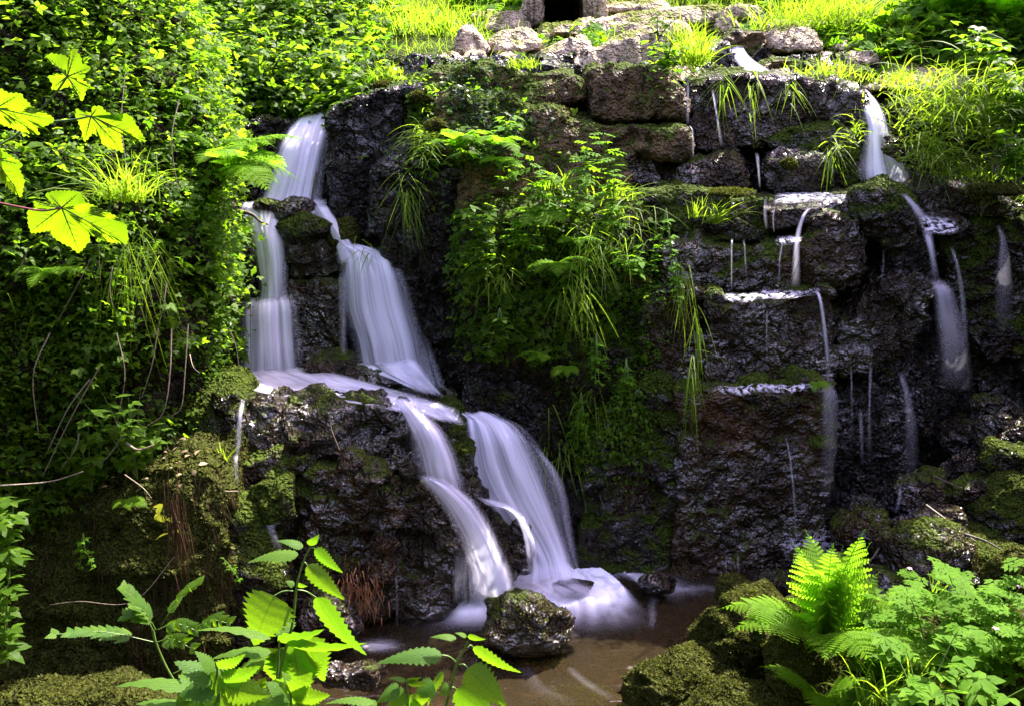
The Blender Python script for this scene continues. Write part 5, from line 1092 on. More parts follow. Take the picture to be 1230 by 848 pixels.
# leafy plants
for a in [
    (735, 290, 6.1, 130, 'tallest yellow-green plant rising from the hanging grass', dict(kind='pinn', nst=4, nl=9, lpx=30, spread=.13)),
    (650, 262, 6.25, 82, 'yellow-green seedling on the wall, left of the tallest plant', dict(kind='pinn', nst=3, nl=8, lpx=34, spread=.2)),
    (690, 262, 6.2, 56, 'low yellow-green plant between the seedling and the tallest plant', dict(kind='pinn', nst=4, nl=6, lpx=28, spread=.4)),
    (612, 222, 6.45, 40, 'small green sprig left of the seedling', dict(kind='pinn', nst=2, nl=5, lpx=24, spread=.3)),
    (606, 170, 6.7, 30, 'bright sprig on the dark rock under the rounded ledge', dict(kind='tri', nst=3, nl=5, lpx=26, spread=.6)),
    (560, 190, 6.6, 36, 'green sprig under the ivy curtain', dict(kind='bram', nst=3, nl=5, lpx=26, spread=.5)),
    (800, 84, 7.2, 30, 'ivy patch on the right side of the tallest rim rock', dict(kind='bram', nst=6, nl=6, lpx=20, spread=.8)),
    (790, 50, 7.6, 30, 'dark ivy on the tallest rim rock', dict(kind='ivy', nst=4, nl=6, lpx=16, spread=.8)),
    (600, 370, 6.15, 60, 'green sprig hanging at the left of the greenery', dict(kind='bram', nst=4, nl=7, lpx=24, spread=.4, hang=1)),
    (580, 300, 6.2, 60, 'leafy clump at the left edge of the hanging greenery', dict(kind='bram', nst=6, nl=7, lpx=24, spread=.5)),
    (812, 310, 6.2, 60, 'sparse leafy strand beside the third course', dict(kind='tri', nst=3, nl=7, lpx=16, spread=.2, hang=1)),
    (760, 330, 6.1, 40, 'leafy patch on the lower right of the hanging grass', dict(kind='herb' if False else 'tri', nst=5, nl=5, lpx=22, spread=.8)),
    (1170, 100, 7.0, 60, 'leafy clump behind the overhanging grass', dict(kind='bram', nst=9, nl=7, lpx=26, spread=.6)),
    (1215, 170, 6.7, 100, 'dark leafy plant at the right edge beside the grass', dict(kind='bram', nst=10, nl=9, lpx=28, spread=.4)),
    (1222, 215, 6.5, 50, 'yellow-green plant at the right edge on the lip', dict(kind='tri', nst=6, nl=6, lpx=24, spread=.5)),
    (205, 648, 4.75, 50, 'drooping yellow-leafed seedling on the tall moss-curtained rock', dict(kind='yel', nst=3, nl=3, lpx=22, spread=.25, name='seedling')),
    (60, 600, 4.9, 50, 'small dark plant on the leaf litter', dict(kind='bram', nst=4, nl=5, lpx=24, spread=.5)),
    (110, 590, 4.9, 110, 'straggling bramble stems rising from the terrace', dict(kind='bram', nst=5, nl=9, lpx=28, spread=.4)),
    (165, 575, 4.95, 130, 'leafy bramble shoots in front of the bank foot', dict(kind='bram', nst=5, nl=10, lpx=26, spread=.45)),
    (185, 540, 5.0, 40, 'small sprig beside the mossy dark rock', dict(kind='bram', nst=3, nl=4, lpx=22, spread=.4)),
    (12, 700, 4.15, 120, 'leafy shoots hanging at the left edge, upper ones', dict(kind='bram', nst=6, nl=10, lpx=30, spread=.25)),
    (10, 800, 4.0, 130, 'leafy shoots at the left edge, lower ones', dict(kind='bram', nst=6, nl=10, lpx=28, spread=.25)),
    (100, 640, 4.55, 50, 'tiny leaves trailing on the moss curtain', dict(kind='tri', nst=3, nl=7, lpx=10, spread=.2, hang=1)),
    (288, 700, 4.65, 36, 'wiry sprout on the lower mossy rock', dict(kind='tri', nst=3, nl=4, lpx=8, spread=.4)),
    (575, 340, 6.25, 60, 'bushy sprig low at the left edge of the hanging greenery', dict(kind='bram', nst=6, nl=7, lpx=20, spread=.6)),
    (628, 300, 6.2, 50, 'light green feathery sprig over the wall moss', dict(kind='pinn', nst=5, nl=7, lpx=26, spread=.5)),
    (716, 400, 6.1, 60, 'leafy strand trailing down the lower wall', dict(kind='tri', nst=6, nl=9, lpx=14, spread=.3, hang=1)),
    (752, 430, 6.08, 90, 'long creeping strand above the mossy base block', dict(kind='tri', nst=7, nl=11, lpx=12, spread=.25, hang=1)),
    (698, 470, 6.05, 90, 'creeping strand over the dark hollow', dict(kind='tri', nst=6, nl=11, lpx=12, spread=.25, hang=1)),
    (800, 250, 6.3, 80, 'thin leafy strand right of the large wall clump', dict(kind='tri', nst=4, nl=9, lpx=14, spread=.2, hang=1)),
    (700, 226, 6.3, 64, 'second yellow-green seedling, close left of the tallest plant', dict(kind='pinn', nst=3, nl=8, lpx=28, spread=.18)),
    # right foreground
    (1075, 838, 3.75, 118, 'leafy plant with cut leaves left in the right-hand thicket', dict(kind='cut', nst=8, nl=8, lpx=32, spread=.42)),
    (1120, 838, 3.7, 134, 'tall leafy plant in the middle of the right-hand thicket', dict(kind='cut', nst=8, nl=9, lpx=32, spread=.36, flowers=1)),
    (1165, 830, 3.75, 150, 'tallest leafy plant of the right-hand thicket', dict(kind='cut', nst=8, nl=9, lpx=32, spread=.34, flowers=2)),
    (1215, 835, 3.7, 116, 'leafy plant with small pink flowers at the right edge', dict(kind='cut', nst=8, nl=9, lpx=30, spread=.4, flowers=4)),
    (1140, 770, 4.1, 70, 'leafy plant behind the middle of the thicket', dict(kind='cut', nst=6, nl=7, lpx=30, spread=.6, flowers=1)),
    (1090, 750, 4.3, 60, 'low leafy plant under the few upright blades', dict(kind='cut', nst=6, nl=7, lpx=28, spread=.8, flowers=1)),
    (1180, 860, 3.3, 90, 'broad-leafed plant at the bottom edge on the right', dict(kind='tri', nst=6, nl=5, lpx=34, spread=.7)),
    (1105, 862, 3.2, 90, 'pale broad leaves at the bottom edge below the thicket', dict(kind='palm', nst=6, nl=4, lpx=36, spread=.7)),
    (1135, 836, 3.5, 40, 'yellowing leaves low in the thicket', dict(kind='yel', nst=5, nl=3, lpx=16, spread=1.0)),
    (944, 826, 4.05, 40, 'yellow-green seedling on the moss mound', dict(kind='tri', nst=3, nl=4, lpx=18, spread=.5)),
    (1030, 850, 3.6, 50, 'small leafy plant right of the small fern', dict(kind='palm', nst=5, nl=4, lpx=26, spread=.7)),
]:
    plant(a[0], a[1], a[2], a[3], a[4], **a[5])
# moss cushions
for u, v, Y, w_, h_, l in [(505, 118, 7.0, 26, 14, 'bright moss cushion at the left end of the brown ledge'), (524, 152, 6.6, 26, 14, 'bright moss cushion under the brown ledge'), (460, 104, 7.3, 26, 12, 'moss cushion on the black rock by the upper fall'), (948, 197, 6.7, 20, 14, 'fuzzy moss cushion on the wet knob of rock'), (880, 232, 6.4, 60, 8, 'golden moss strip on the ledge left of the pale slab'), (764, 336, 6.08, 34, 12, 'bright moss pad on the wall under the grass'), (1200, 228, 6.42, 60, 12, 'golden moss on the right-hand lip')]:
    b = boulder('moss_cushion', u, v, Y, w_, h_, 'moss', l, group='moss cushions', moss=60000, sub=4, amp=.12, cat='moss')

# vines and twigs
def strand(name, pts, r, mat, label, cat, group=None, r2=None):
    c = bez([P(*p) for p in pts], 8); n = len(c); r2 = r * .4 if r2 is None else r2
    V, F = tube(c, [r + (r2 - r) * i / n for i in range(n)], 5); me = mk_mesh(name, V, F); o = link(name, me, M[mat]); tag(o, label, cat, group); return recentre(o)
GV = 'bare stems on the left bank'
for pts, l, r in [
    ([(150, 90, 5.2), (146, 150, 5.1), (154, 215, 5.0)], 'thin upright stem high on the bank', .003),
    ([(215, 120, 5.5), (206, 170, 5.4), (214, 230, 5.4)], 'bowed bramble stem near the reaching fern', .004),
    ([(250, 300, 5.7), (246, 350, 5.7), (256, 410, 5.7)], 'thin root dangling at the bank edge', .003),
    ([(60, 400, 4.6), (40, 450, 4.5), (46, 520, 4.5)], 'bare stem far left on the lower bank', .004),
    ([(140, 400, 4.8), (150, 450, 4.75), (140, 510, 4.7)], 'bare stem under the dark hollow', .004),
    ([(190, 395, 4.95), (182, 440, 4.9), (170, 478, 4.88)], 'straight bare stem hanging left of the hollow', .004),
    ([(206, 395, 4.95), (204, 450, 4.86), (196, 495, 4.8), (176, 512, 4.8)], 'long curved vine swinging down to the terrace', .0045),
    ([(226, 390, 5.0), (222, 450, 4.9), (218, 488, 4.85), (206, 500, 4.85)], 'pale curved vine right of the long one', .004),
    ([(228, 425, 5.1), (232, 440, 5.0), (240, 448, 5.0)], 'short hooked vine near the fall', .003),
    ([(108, 455, 4.75), (82, 490, 4.7), (58, 540, 4.66)], 'pale leaning stem low on the bank', .005),
    ([(120, 440, 4.8), (86, 500, 4.75), (52, 570, 4.7)], 'second pale leaning stem low on the bank', .005),
    ([(95, 520, 4.75), (90, 540, 4.7), (74, 562, 4.7)], 'short pale stem over the leaf litter', .004),
    ([(150, 518, 4.8), (136, 540, 4.75), (120, 556, 4.75), (100, 560, 4.8)], 'arched runner on the terrace', .004),
    ([(275, 395, 5.9), (283, 415, 5.9), (287, 440, 5.9)], 'thin vine hanging beside the left middle fall', .004),
    ([(20, 330, 4.6), (32, 305, 4.6), (35, 295, 4.6)], 'short twig near the left edge', .003),
    ([(70, 385, 4.75), (92, 345, 4.7), (110, 310, 4.7)], 'slanting twig under the lowest big leaf', .003),
    ([(135, 320, 4.9), (132, 350, 4.85), (136, 370, 4.85)], 'dry stem at the left of the dark hollow', .004),
    ([(200, 340, 4.95), (196, 370, 4.9), (188, 400, 4.9)], 'dry stem at the right of the dark hollow', .004),
    ([(0, 583, 4.3), (60, 578, 4.5), (100, 566, 4.6)], 'long runner lying along the terrace edge', .005),
    ([(150, 570, 4.6), (172, 586, 4.5), (182, 598, 4.48)], 'pale root curling over the tall moss-curtained rock', .004),
]:
    strand('vine', pts, r, 'twig', l, 'vine', GV)
GT = 'fallen sticks and twigs'
for pts, r, m, l in [
    ([(381, 208, 6.86), (377, 225, 6.82), (374, 246, 6.78), (372, 260, 6.76)], .014, 'bark', 'leaning stick in front of the upper fall'),
    ([(288, 254, 6.7), (303, 258, 6.68), (312, 266, 6.68), (322, 270, 6.7)], .018, 'bark', 'crooked branch over the left middle fall'),
    ([(1112, 606, 5.6), (1134, 622, 5.5), (1150, 634, 5.4), (1172, 650, 5.3)], .010, 'twig', 'pale forked stick across the rock pile'),
    ([(1122, 572, 5.9), (1140, 580, 5.8), (1156, 586, 5.8)], .009, 'bark', 'dark stick in the spray'),
    ([(1156, 640, 5.3), (1185, 650, 5.2), (1206, 662, 5.1)], .010, 'bark', 'dark twig above the long mossy slab'),
    ([(1034, 676, 5.35), (1046, 672, 5.3), (1056, 658, 5.3)], .009, 'twig', 'broken reddish twig between the stones'),
    ([(1195, 105, 6.9), (1215, 122, 6.8), (1232, 140, 6.7)], .008, 'twig', 'pale dead stem at the right edge among the leaves'),
    ([(152, 532, 4.75), (166, 540, 4.7), (186, 534, 4.7)], .010, 'twig', 'pale bent stick on the terrace'),
    ([(60, 726, 4.3), (96, 722, 4.25), (160, 722, 4.2), (210, 668, 4.3)], .003, 'twig', 'thin arching tendril in front of the moss curtain'),
    ([(286, 590, 5.0), (266, 588, 5.0), (250, 570, 5.1)], .005, 'twig', 'thin stick leaning by the side trickle'),
    ([(396, 498, 5.25), (398, 515, 5.25), (408, 540, 5.22)], .005, 'twig', 'dead grass stalk on the big glistening rock'),
    ([(301, 362, 6.2), (301, 400, 6.15), (302, 470, 6.1)], .003, 'bark', 'hanging root in front of the left middle fall'),
    ([(384, 572, 6.8), (350, 580, 6.8)], .003, 'bark', 'x'),
][:-1]:
    strand('stick', pts, r, m, l, 'stick', GT)
# orange roots
n = 260; p0 = np.array(P(432, 712, 5.02)); b = p0 + rng.normal(size=(n, 3)) * [.07, .03, .10]
me = blades('root_mat', b, rng.uniform(.04, .1, n), np.full(n, .006), rng.normal(size=(n, 3)) * .35 + [0, -.6, -1], seg=3, droop=.4)
m_or = leafmat('orange_root', (.05, .022, .008), (.17, .075, .03), (.05, .02, .01), (.1, .04, .01), .1, .6)
tag(recentre(link('root_mat', me, m_or)), 'orange tangle of fine roots on the dark rock above the pool', 'roots')
n = 160; p0 = np.array(P(212, 620, 4.45)); b = p0 + rng.normal(size=(n, 3)) * [.035, .02, .12]
me = blades('root_mat', b, rng.uniform(.1, .3, n), np.full(n, .005), rng.normal(size=(n, 3)) * .08 + [0, -.15, -1], seg=4, droop=.2)
tag(recentre(link('root_mat', me, M['rootfibre'])), 'brown hanging roots down the tall moss-curtained rock', 'roots')

# ---- culvert at the top of the stream
def culvert():
    Y = 9.35; e = empty('culvert', P(678, 24, Y), 'dark square culvert opening in pale stone at the top of the stream', 'culvert')
    b = np.array(e.location)
    def pr(poly, d, mat, nm, dy=0):
        f = [P(u, v, Y + dy) for u, v in poly]; n_ = len(f); V = f + [q + Vector((0, d, 0)) for q in f]
        F = [tuple(range(n_)), tuple(range(2 * n_ - 1, n_ - 1, -1))] + [(i, i + n_, (i + 1) % n_ + n_, (i + 1) % n_) for i in range(n_)]
        me = mk_mesh(nm, local(V, b), F, smooth=False); bm = bmesh.new(); bm.from_mesh(me); bmesh.ops.recalc_face_normals(bm, faces=bm.faces); bm.to_mesh(me); bm.free()
        me = remeshed(me, .04, .05); c, nn = mesh_np(me); c = rock_disp(c + b, nn, .02, 3) - b; me.vertices.foreach_set('co', c.astype(np.float32).ravel()); me.polygons.foreach_set('use_smooth', np.ones(len(me.polygons), bool)); me.update()
        link(nm, me, mat, e)
    pr([(628, 34), (632, -30), (654, -30), (652, 30)], 2, M['dry'], 'jamb'); pr([(703, 26), (700, -30), (730, -30), (732, 26)], 2, M['dry'], 'jamb')
    pr([(628, -12), (628, -60), (732, -60), (732, -12)], 2, M['dry'], 'lintel')
    f = [P(640, 30, Y + 1.7), P(720, 30, Y + 1.7), P(720, -40, Y + 1.7), P(640, -40, Y + 1.7)]  # near-black panel: the shade inside the opening is put into its colour
    V = f + [q + Vector((0, .1, 0)) for q in f]
    me = mk_mesh('back_wall', local(V, b), [(0, 1, 2, 3), (7, 6, 5, 4), (0, 4, 5, 1), (1, 5, 6, 2), (2, 6, 7, 3), (3, 7, 4, 0)], smooth=False); link('back_wall', me, M['cave'], e)
culvert()

# ---- FOREGROUND: serrated leaves (nettles) and big lobed leaves
def blade_leaf(name, base, tip, width, roll, origin, parent, mat='nettle', bend=.12, fold=.18, teeth=11, shape=1.0):
    """leaf from world base to tip; roll 0 faces the viewer, 90 edge-on"""
    b = Vector(base); t = Vector(tip); ax = (t - b); L = ax.length; ax.normalize()
    vd = (Vector((0, 0, H)) - (b + t) / 2).normalized(); sdv = ax.cross(vd).normalized(); nn_ = sdv.cross(ax).normalized()
    q = Quaternion(ax, R(roll)); sdv = q @ sdv; nn_ = q @ nn_
    ns = teeth * 4 + 1; V = []; UV = []; F = []
    for i in range(ns):
        s = i / (ns - 1)
        wv = width / 2 * (math.sin(math.pi * s ** .58) ** .8 * (1.12 - .45 * s)) * (1 if s < 1 else 0)
        ph = (s * teeth) % 1.0
        c = b + ax * L * s + nn_ * (bend * L * math.sin(math.pi * s)) - Vector((0, 0, 1)) * .03 * L * s * s
        for k, x in enumerate((-1, -.5, 0, .5, 1)):
            ww = wv * ((.80 + .42 * (1 - ph)) if abs(x) == 1 else 1) ; fw = -ax * (0.0) + ax * (L / teeth * .30 * (1 - ph) if abs(x) == 1 and 0 < s < .97 else 0)
            V.append(c + sdv * ww * x * 1.0 + nn_ * (-fold * ww * abs(x) + .002 * math.sin(s * 40 + abs(x) * 2) * width) + fw * .6); UV.append((.5 + x * .5, s))
    for i in range(ns - 1):
        for k in range(4):
            a = i * 5 + k; F.append((a, a + 1, a + 6, a + 5))
    me = mk_mesh(name, [v - Vector(origin) for v in V], F); attr(me, 'rnd', [random.random()] * len(V))
    ul = me.uv_layers.new(name='UVMap'); lp = np.empty(len(me.loops), np.int32); me.loops.foreach_get('vertex_index', lp); ul.data.foreach_set('uv', np.array(UV, np.float32)[lp].ravel())
    return link(name, me, M[mat], parent)
def foreplant(name, stem, leaves, Y, label, r=.0045, teeth=11, mat='nettle', group=None, stemmat='stem'):
    base = P(*stem[-1][:2], Y); e = empty(name, base, label, 'plant', group)
    pts = bez([P(u, v, Y) for u, v in stem], 6); n_ = len(pts)
    sv = [tube(pts, [r * (.45 + .55 * i / n_) for i in range(n_)], 7)]
    for lf in leaves:
        (bu, bv), (tu, tv_), w_, roll = lf[:4]; dy = lf[4] if len(lf) > 4 else 0; pet = lf[5] if len(lf) > 5 else None; bend = lf[6] if len(lf) > 6 else .08
        s = (P(bu, bv, Y) - Vector((0, 0, H))).length / FPX
        b = P(bu, bv, Y + dy * .4); t = P(tu, tv_, Y + dy)
        blade_leaf('leaf', b, t, w_ * s, roll, base, e, mat, teeth=teeth, bend=bend)
        if pet:
            a = P(pet[0], pet[1], Y); m_ = (a + b) / 2 + Vector((0, 0, .006)); sv.append(tube(bez([a, m_, b], 4), [.0018] * 9, 5))
    V, F = merge(sv); link('stem', mk_mesh('stem', local(V, base), F), M[stemmat], e); return e
def q3(l, s, ox, oy):  # zoomed crop coordinates -> photo
    out = []
    for a in l:
        r_ = [(a[0][0] / s + ox, a[0][1] / s + oy), (a[1][0] / s + ox, a[1][1] / s + oy), a[2] / s, a[3]] + list(a[4:])
        if len(r_) > 5 and r_[5]: r_[5] = (r_[5][0] / s + ox, r_[5][1] / s + oy)
        out.append(r_)
    return out
S7 = (3.237, 60, 620)
def st(l, s): return [(x / s[0] + s[1], y / s[0] + s[2]) for x, y in l]
NET = q3([((985, 118), (880, 92), 40, 45), ((1008, 112), (1046, 68), 34, 30), ((965, 150), (765, 176), 60, 50, .03), ((1030, 125), (1140, 216), 50, 35, -.02, (1005, 135)),
          ((1000, 190), (1146, 320), 66, 20, 0, (985, 185)), ((950, 268), (915, 250), 26, 30), ((960, 266), (1002, 270), 24, 50),
          ((872, 308), (792, 496), 175, 12, -.02, (945, 290)), ((1034, 314), (1232, 532), 92, 48, .02, (960, 285)),
          ((1000, 470), (1066, 636), 120, 25, .05), ((930, 450), (866, 376), 90, 35, .05), ((945, 500), (985, 688), 190, 10, .04), ((870, 512), (880, 640), 130, 20, .03)], *S7)
foreplant('nettle', st([(1012, 118), (982, 185), (958, 280), (942, 420), (905, 560), (870, 740), (850, 830)], S7), NET, 1.75, 'tall serrated nettle with the broad glowing leaf, at the bottom left', group='nettles in the foreground')
NET2 = q3([((860, 474), (562, 438), 50, 58), ((884, 484), (1068, 432), 66, 52), ((915, 494), (1235, 482), 60, 55), ((862, 528), (622, 550), 56, 50), ((838, 560), (712, 616), 70, 40),
           ((556, 668), (246, 656), 62, 52), ((560, 664), (498, 612), 60, 50, .03), ((576, 672), (742, 600), 56, 60), ((600, 690), (880, 628), 56, 60), ((720, 690), (480, 720), 60, 55), ((880, 690), (1052, 722), 56, 50), ((860, 650), (990, 612), 46, 60), ((580, 700), (700, 760), 90, 30), ((560, 700), (460, 790), 90, 30), ((860, 700), (760, 790), 100, 30), ((700, 640), (640, 590), 60, 40), ((900, 720), (1000, 800), 100, 35), ((760, 700), (840, 620), 80, 40), ((650, 730), (600, 830), 110, 25), ((520, 740), (330, 725), 50, 50)], *S7)
foreplant('leafy_shoot', st([(892, 478), (888, 560), (880, 660), (868, 760), (860, 850)], S7), NET2, 1.62, 'fresh green shoot with long smooth leaves in front of the tall nettle', teeth=5, group='nettles in the foreground')
NETB = q3([((640, 640), (480, 560), 90, 35), ((650, 655), (500, 690), 100, 30), ((670, 640), (820, 575), 80, 40), ((680, 660), (860, 690), 110, 25), ((640, 600), (560, 520), 60, 45), ((655, 590), (760, 530), 60, 45), ((650, 700), (520, 790), 120, 20), ((670, 700), (820, 790), 120, 25), ((650, 610), (600, 700), 100, 25)], *S7)
foreplant('leafy_shoot', st([(648, 560), (652, 620), (658, 700), (660, 800)], S7), NETB, 1.5, 'short green shoot low between the smooth-leafed shoot and the pinnate one', teeth=9, group='nettles in the foreground')
NETC = q3([((930, 690), (1020, 600), 90, 35), ((940, 700), (1090, 690), 90, 40), ((930, 720), (840, 640), 90, 35), ((945, 740), (1080, 790), 120, 25), ((925, 740), (800, 800), 110, 25), ((935, 660), (900, 600), 50, 50)], *S7)
foreplant('nettle', st([(934, 640), (936, 700), (938, 760), (940, 830)], S7), NETC, 1.55, 'short nettle at the foot of the tall one', group='nettles in the foreground')
S8 = (4.1, 380, 700)
NET3 = q3([((690, 272), (560, 264), 40, 45), ((745, 262), (836, 274), 34, 45), ((740, 262), (682, 244), 30, 50), ((620, 354), (294, 388), 84, 30, -.02, (692, 392)), ((772, 314), (1012, 434), 66, 45, .02, (745, 318)),
           ((746, 418), (938, 604), 130, 8, -.02, (705, 402)), ((690, 524), (890, 650), 130, 25, .02, (660, 520)), ((652, 508), (605, 548), 60, 30), ((580, 500), (472, 575), 96, 20), ((626, 440), (548, 606), 56, 55, .03)], *S8)
foreplant('nettle', st([(748, 285), (718, 345), (690, 398), (660, 520), (640, 607), (630, 680)], S8), NET3, 1.7, 'serrated nettle standing in front of the pool', group='nettles in the foreground')
NET4 = q3([((440, 480), (352, 466), 34, 50), ((445, 482), (520, 458), 30, 50), ((448, 490), (556, 492), 46, 50), ((410, 516), (296, 586), 78, 35), ((285, 588), (36, 590), 60, 55), ((440, 540), (350, 616), 90, 25), ((300, 600), (180, 640), 70, 40), ((445, 560), (520, 640), 90, 30), ((470, 600), (560, 560), 50, 40)], *S8)
foreplant('nettle', st([(446, 478), (450, 540), (452, 600), (452, 700)], S8), NET4, 1.66, 'low serrated nettle between the tall one and the one in front of the pool', group='nettles in the foreground')
# pinnate shoot at the left
def pinnate():
    Y = 2.0; S = S7; o = P(*st([(520, 720)], S)[0], Y)
    e = empty('elder_shoot', o, 'feathery pinnate shoot leaning left of the tall nettle', 'plant', 'nettles in the foreground'); sv = []
    main = st([(400, 440), (412, 490), (450, 580), (505, 680), (530, 760)], S); pts = bez([P(u, v, Y) for u, v in main], 6); sv.append(tube(pts, [.0035] * len(pts), 6))
    for (a, b, w_, n_) in [((405, 488), (25, 458), 1, 9), ((400, 440), (290, 285), 1, 8), ((430, 430), (570, 265), 1, 7), ((412, 440), (330, 350), 1, 6), ((410, 490), (545, 510), 1, 5), ((480, 610), (612, 612), 1, 5), ((560, 440), (688, 414), 1, 5), ((420, 440), (560, 440), 1, 6), ((400, 420), (300, 390), 1, 6)]:
        (au, av), (bu, bv) = st([a, b], S); A = P(au, av, Y); B = P(bu, bv, Y - .05 * random.random())
        c = bez([A, (A + B) / 2 + Vector((0, 0, .02)), B], 6); sv.append(tube(c, [.0014] * len(c), 4)); ax = (B - A).normalized(); s = (A - Vector((0, 0, H))).length / FPX
        for i in range(n_):
            t = .25 + .75 * i / (n_ - 1); q = c[int(t * (len(c) - 1))]
            for sg in (-1, 1):
                d = (ax * .75 + Vector((0, sg * .8, -.12 + random.uniform(-.1, .2)))).normalized()
                blade_leaf('leaf', q, q + d * (52 / 3.237 * s) * (1.25 - .5 * t), 22 / 3.237 * s * 1.2, 35 + random.uniform(-15, 15), o, e, teeth=6, bend=.04)
    V, F = merge(sv); link('stem', mk_mesh('stem', local(V, o), F), M['stem'], e)
pinnate()

def maple(label, outline, ctr, S, Y, veins, tilt=(0, 0), petiole=None, curl=.05):
    pts = [(x / S[0] + S[1], y / S[0] + S[2]) for x, y in outline]; c0 = (ctr[0] / S[0] + S[1], ctr[1] / S[0] + S[2])
    base = P(*c0, Y); e = empty('maple_leaf', base, label, 'leaf', 'big lobed leaves hanging at the upper left')
    # densify outline with small teeth
    out = []
    for i in range(len(pts)):
        a, b = np.array(pts[i]), np.array(pts[(i + 1) % len(pts)]); d = b - a; L = np.hypot(*d); nrm_ = np.array([d[1], -d[0]]) / max(L, 1e-6); k = max(1, int(L / 2.5))
        for j in range(k): out.append(a + d * j / k + nrm_ * (1.5 * ((j % 2) - .5)))
    n_ = len(out); rings = 7; V = []; F = []
    def depth(u, v):
        du, dv = (u - c0[0]) / 60, (v - c0[1]) / 60; return Y + tilt[0] * du * .06 + tilt[1] * dv * .06 + curl * (du * du + dv * dv) * .35 + .0015 * math.sin(du * 9 + dv * 7)
    V.append(base)
    for r_ in range(1, rings + 1):
        f = r_ / rings
        for q in out: u = c0[0] + (q[0] - c0[0]) * f; v = c0[1] + (q[1] - c0[1]) * f; V.append(P(u, v, depth(u, v)))
    for j in range(n_): F.append((0, 1 + j, 1 + (j + 1) % n_))
    for r_ in range(rings - 1):
        for j in range(n_): a = 1 + r_ * n_ + j; b = 1 + r_ * n_ + (j + 1) % n_; F.append((a, a + n_, b + n_, b))
    me = mk_mesh('blade', local(V, base), F); attr(me, 'rnd', [random.random()] * len(V)); link('blade', me, M['maple'], e)
    sv = []
    for tip in veins:
        tu, tv_ = tip[0] / S[0] + S[1], tip[1] / S[0] + S[2]
        ps = [P(c0[0] + (tu - c0[0]) * f, c0[1] + (tv_ - c0[1]) * f, depth(c0[0] + (tu - c0[0]) * f, c0[1] + (tv_ - c0[1]) * f) - .0005) for f in np.linspace(0, 1, 9)]
        sv.append(tube(ps, [.0012 * (1 - f) + .0002 for f in np.linspace(0, 1, 9)], 5))
        for f in (.3, .45, .6, .75):
            for sg in (-1, 1):
                pu, pv = c0[0] + (tu - c0[0]) * f, c0[1] + (tv_ - c0[1]) * f; du, dv = (tu - c0[0]) * .22 * (1.1 - f), (tv_ - c0[1]) * .22 * (1.1 - f)
                eu, ev = pu + du - sg * dv * .9, pv + dv + sg * du * .9
                sv.append(tube([P(pu, pv, depth(pu, pv) - .0003), P(eu, ev, depth(eu, ev) - .0003)], [.0004, .0002], 4))
    Vv, Fv = merge(sv); link('vein', mk_mesh('vein', local(Vv, base), Fv), M['vein'], e)
    if petiole:
        c = bez([P(x / S[0] + S[1], y / S[0] + S[2], Y - .003 + .0 * i) for i, (x, y) in enumerate(petiole)], 8); Vp, Fp = tube(c, [.0017] * len(c), 7)
        link('petiole', mk_mesh('petiole', local(Vp, base), Fp), M['redstem'] if petiole[0][0] < 10 and S[2] > 100 else M['stem'], e)
SA = (4.371, 0, 0); SB = (3.853, 0, 180)
maple('small star-shaped yellow-green leaf, topmost of the big lobed leaves', [(232, 305), (262, 280), (330, 290), (365, 305), (370, 270), (395, 255), (425, 300), (435, 335), (475, 350), (470, 375), (440, 385), (450, 410), (425, 412), (500, 470), (455, 462), (445, 510), (428, 535), (400, 485), (365, 455), (330, 470), (270, 475), (272, 440), (248, 405), (290, 388), (335, 390), (345, 370), (300, 355), (262, 330)], (352, 405), SA, 1.55, [(250, 300), (395, 270), (468, 360), (435, 515), (280, 462)], petiole=[(352, 405), (300, 480), (215, 575), (100, 700), (0, 760), (-110, 800)])
maple('folded yellow-green leaf drooping to the right, second from the top', [(400, 570), (440, 590), (480, 590), (485, 560), (530, 558), (560, 590), (610, 610), (640, 640), (650, 595), (690, 610), (720, 660), (770, 745), (700, 740), (635, 705), (650, 805), (580, 780), (540, 765), (520, 720), (485, 705), (445, 750), (425, 690), (410, 640), (395, 620)], (478, 612), SA, 1.5, [(510, 570), (750, 735), (640, 790), (445, 735), (405, 600)], petiole=[(478, 612), (400, 628), (300, 638), (200, 640), (60, 625), (-120, 600)])
maple('large leaf cut by the left edge, pointing right', [(-40, 440), (0, 465), (45, 490), (110, 490), (130, 520), (170, 560), (285, 620), (285, 640), (240, 665), (190, 670), (210, 710), (130, 700), (60, 675), (0, 655), (-80, 660), (-120, 560)], (-20, 570), SA, 1.42, [(270, 632), (100, 500), (190, 700)], tilt=(.5, .6))
maple('leaf at the left edge above the lowest leaf, pointing down', [(-60, -30), (0, 0), (40, 20), (75, 45), (100, 60), (105, 80), (90, 90), (115, 140), (100, 225), (50, 190), (0, 140), (-60, 130), (-110, 60)], (-30, 40), SB, 1.4, [(100, 215), (95, 70), (-50, 120)], tilt=(.4, .2))
maple('lowest and broadest yellow-green leaf on a purple stalk', [(210, 205), (250, 190), (330, 190), (370, 200), (400, 245), (440, 260), (500, 290), (540, 310), (585, 345), (595, 400), (590, 438), (510, 430), (440, 405), (410, 385), (420, 420), (400, 445), (365, 482), (320, 450), (270, 425), (240, 400), (235, 375), (145, 390), (130, 350), (125, 285), (165, 270), (150, 240), (200, 240), (235, 250), (215, 225)], (285, 270), SB, 1.38, [(225, 205), (360, 205), (580, 425), (365, 470), (140, 380), (155, 250)], petiole=[(-120, 225), (0, 248), (120, 272), (200, 283), (285, 270)])

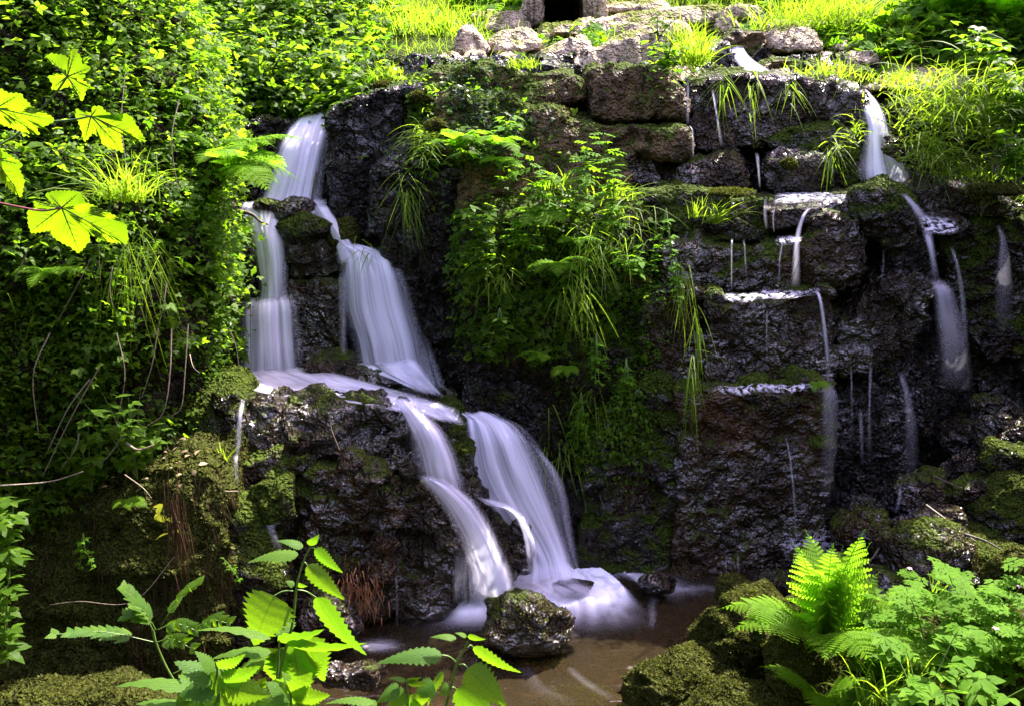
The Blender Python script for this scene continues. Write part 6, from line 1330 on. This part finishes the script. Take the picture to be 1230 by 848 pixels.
c_ = bez([P(-60, 420, 1.5), P(-32, 300, 1.42), (P(-30, 235, 1.38)), P(-28, 180, 1.5), P(-28, 135, 1.5), P(-50, 40, 1.5), P(-120, -80, 1.5)], 6)
Vb, Fb = tube(c_, [.005] * len(c_), 7); tag(recentre(link('branch', mk_mesh('branch', Vb, Fb), M['bark'])), 'thin branch just outside the left edge from which the big lobed leaves hang', 'branch')
# ================================================================== TREES added out of view behind the viewer, to block sky light
def sky_block_tree(x, y, z, h, rad, n, seed, label, trunk_r=.16, cz=.72):
    rg = np.random.default_rng(seed); e = empty('tree', (x, y, z), label, 'tree', 'trees standing round the gorge')
    pts = bez([(0, 0, -.3), (rg.normal() * .2, rg.normal() * .2, h * .35), (rg.normal() * .4, rg.normal() * .4, h * .7), (rg.normal() * .3, 0, h * .95)], 5); sv = [tube(pts, [trunk_r * (1 - .85 * i / len(pts)) for i in range(len(pts))], 8)]
    cl = []
    for k in range(16):
        d = norm(rg.normal(size=3)); c = np.array([0, 0, h * cz]) + d * rg.uniform(.3, .85) * [rad, rad, h * .28]; cl.append(c)
        b0 = Vector(pts[min(len(pts) - 1, int(len(pts) * rg.uniform(.45, .9)))]); m_ = (b0 + Vector(c)) / 2 + Vector((0, 0, .15)); sv.append(tube(bez([b0, m_, Vector(c)], 4), [.05, .045, .04, .035, .03, .025, .02, .015, .012], 5))
    V, F = merge(sv); link('trunk', mk_mesh('trunk', V, F), M['bark'], e)
    cl = np.array(cl); i = rg.integers(0, len(cl), n); p = cl[i] + rg.normal(size=(n, 3)) * rad * .22; nr = norm(p - cl[i])
    me = scatter_mesh('crown', T_OV, p, nr, .20, up=.6, jit=.5, rg=rg); link('crown', me, M['ivydark'], e)
for k, (x, y, z, h, rad, n) in enumerate([(-4.2, -3.4, 2.6, 7.5, 3.2, 8000), (.6, -6.2, 4.2, 8, 3.6, 8000), (5.2, -3.0, 2.9, 7.5, 3.2, 8000)]):
    sky_block_tree(x, y, z, h, rad, n, 100 + k, ['leafy tree rising behind the viewer on the left', 'tallest tree rising right behind the viewer', 'leafy tree rising behind the viewer on the right'][k], cz=.6)
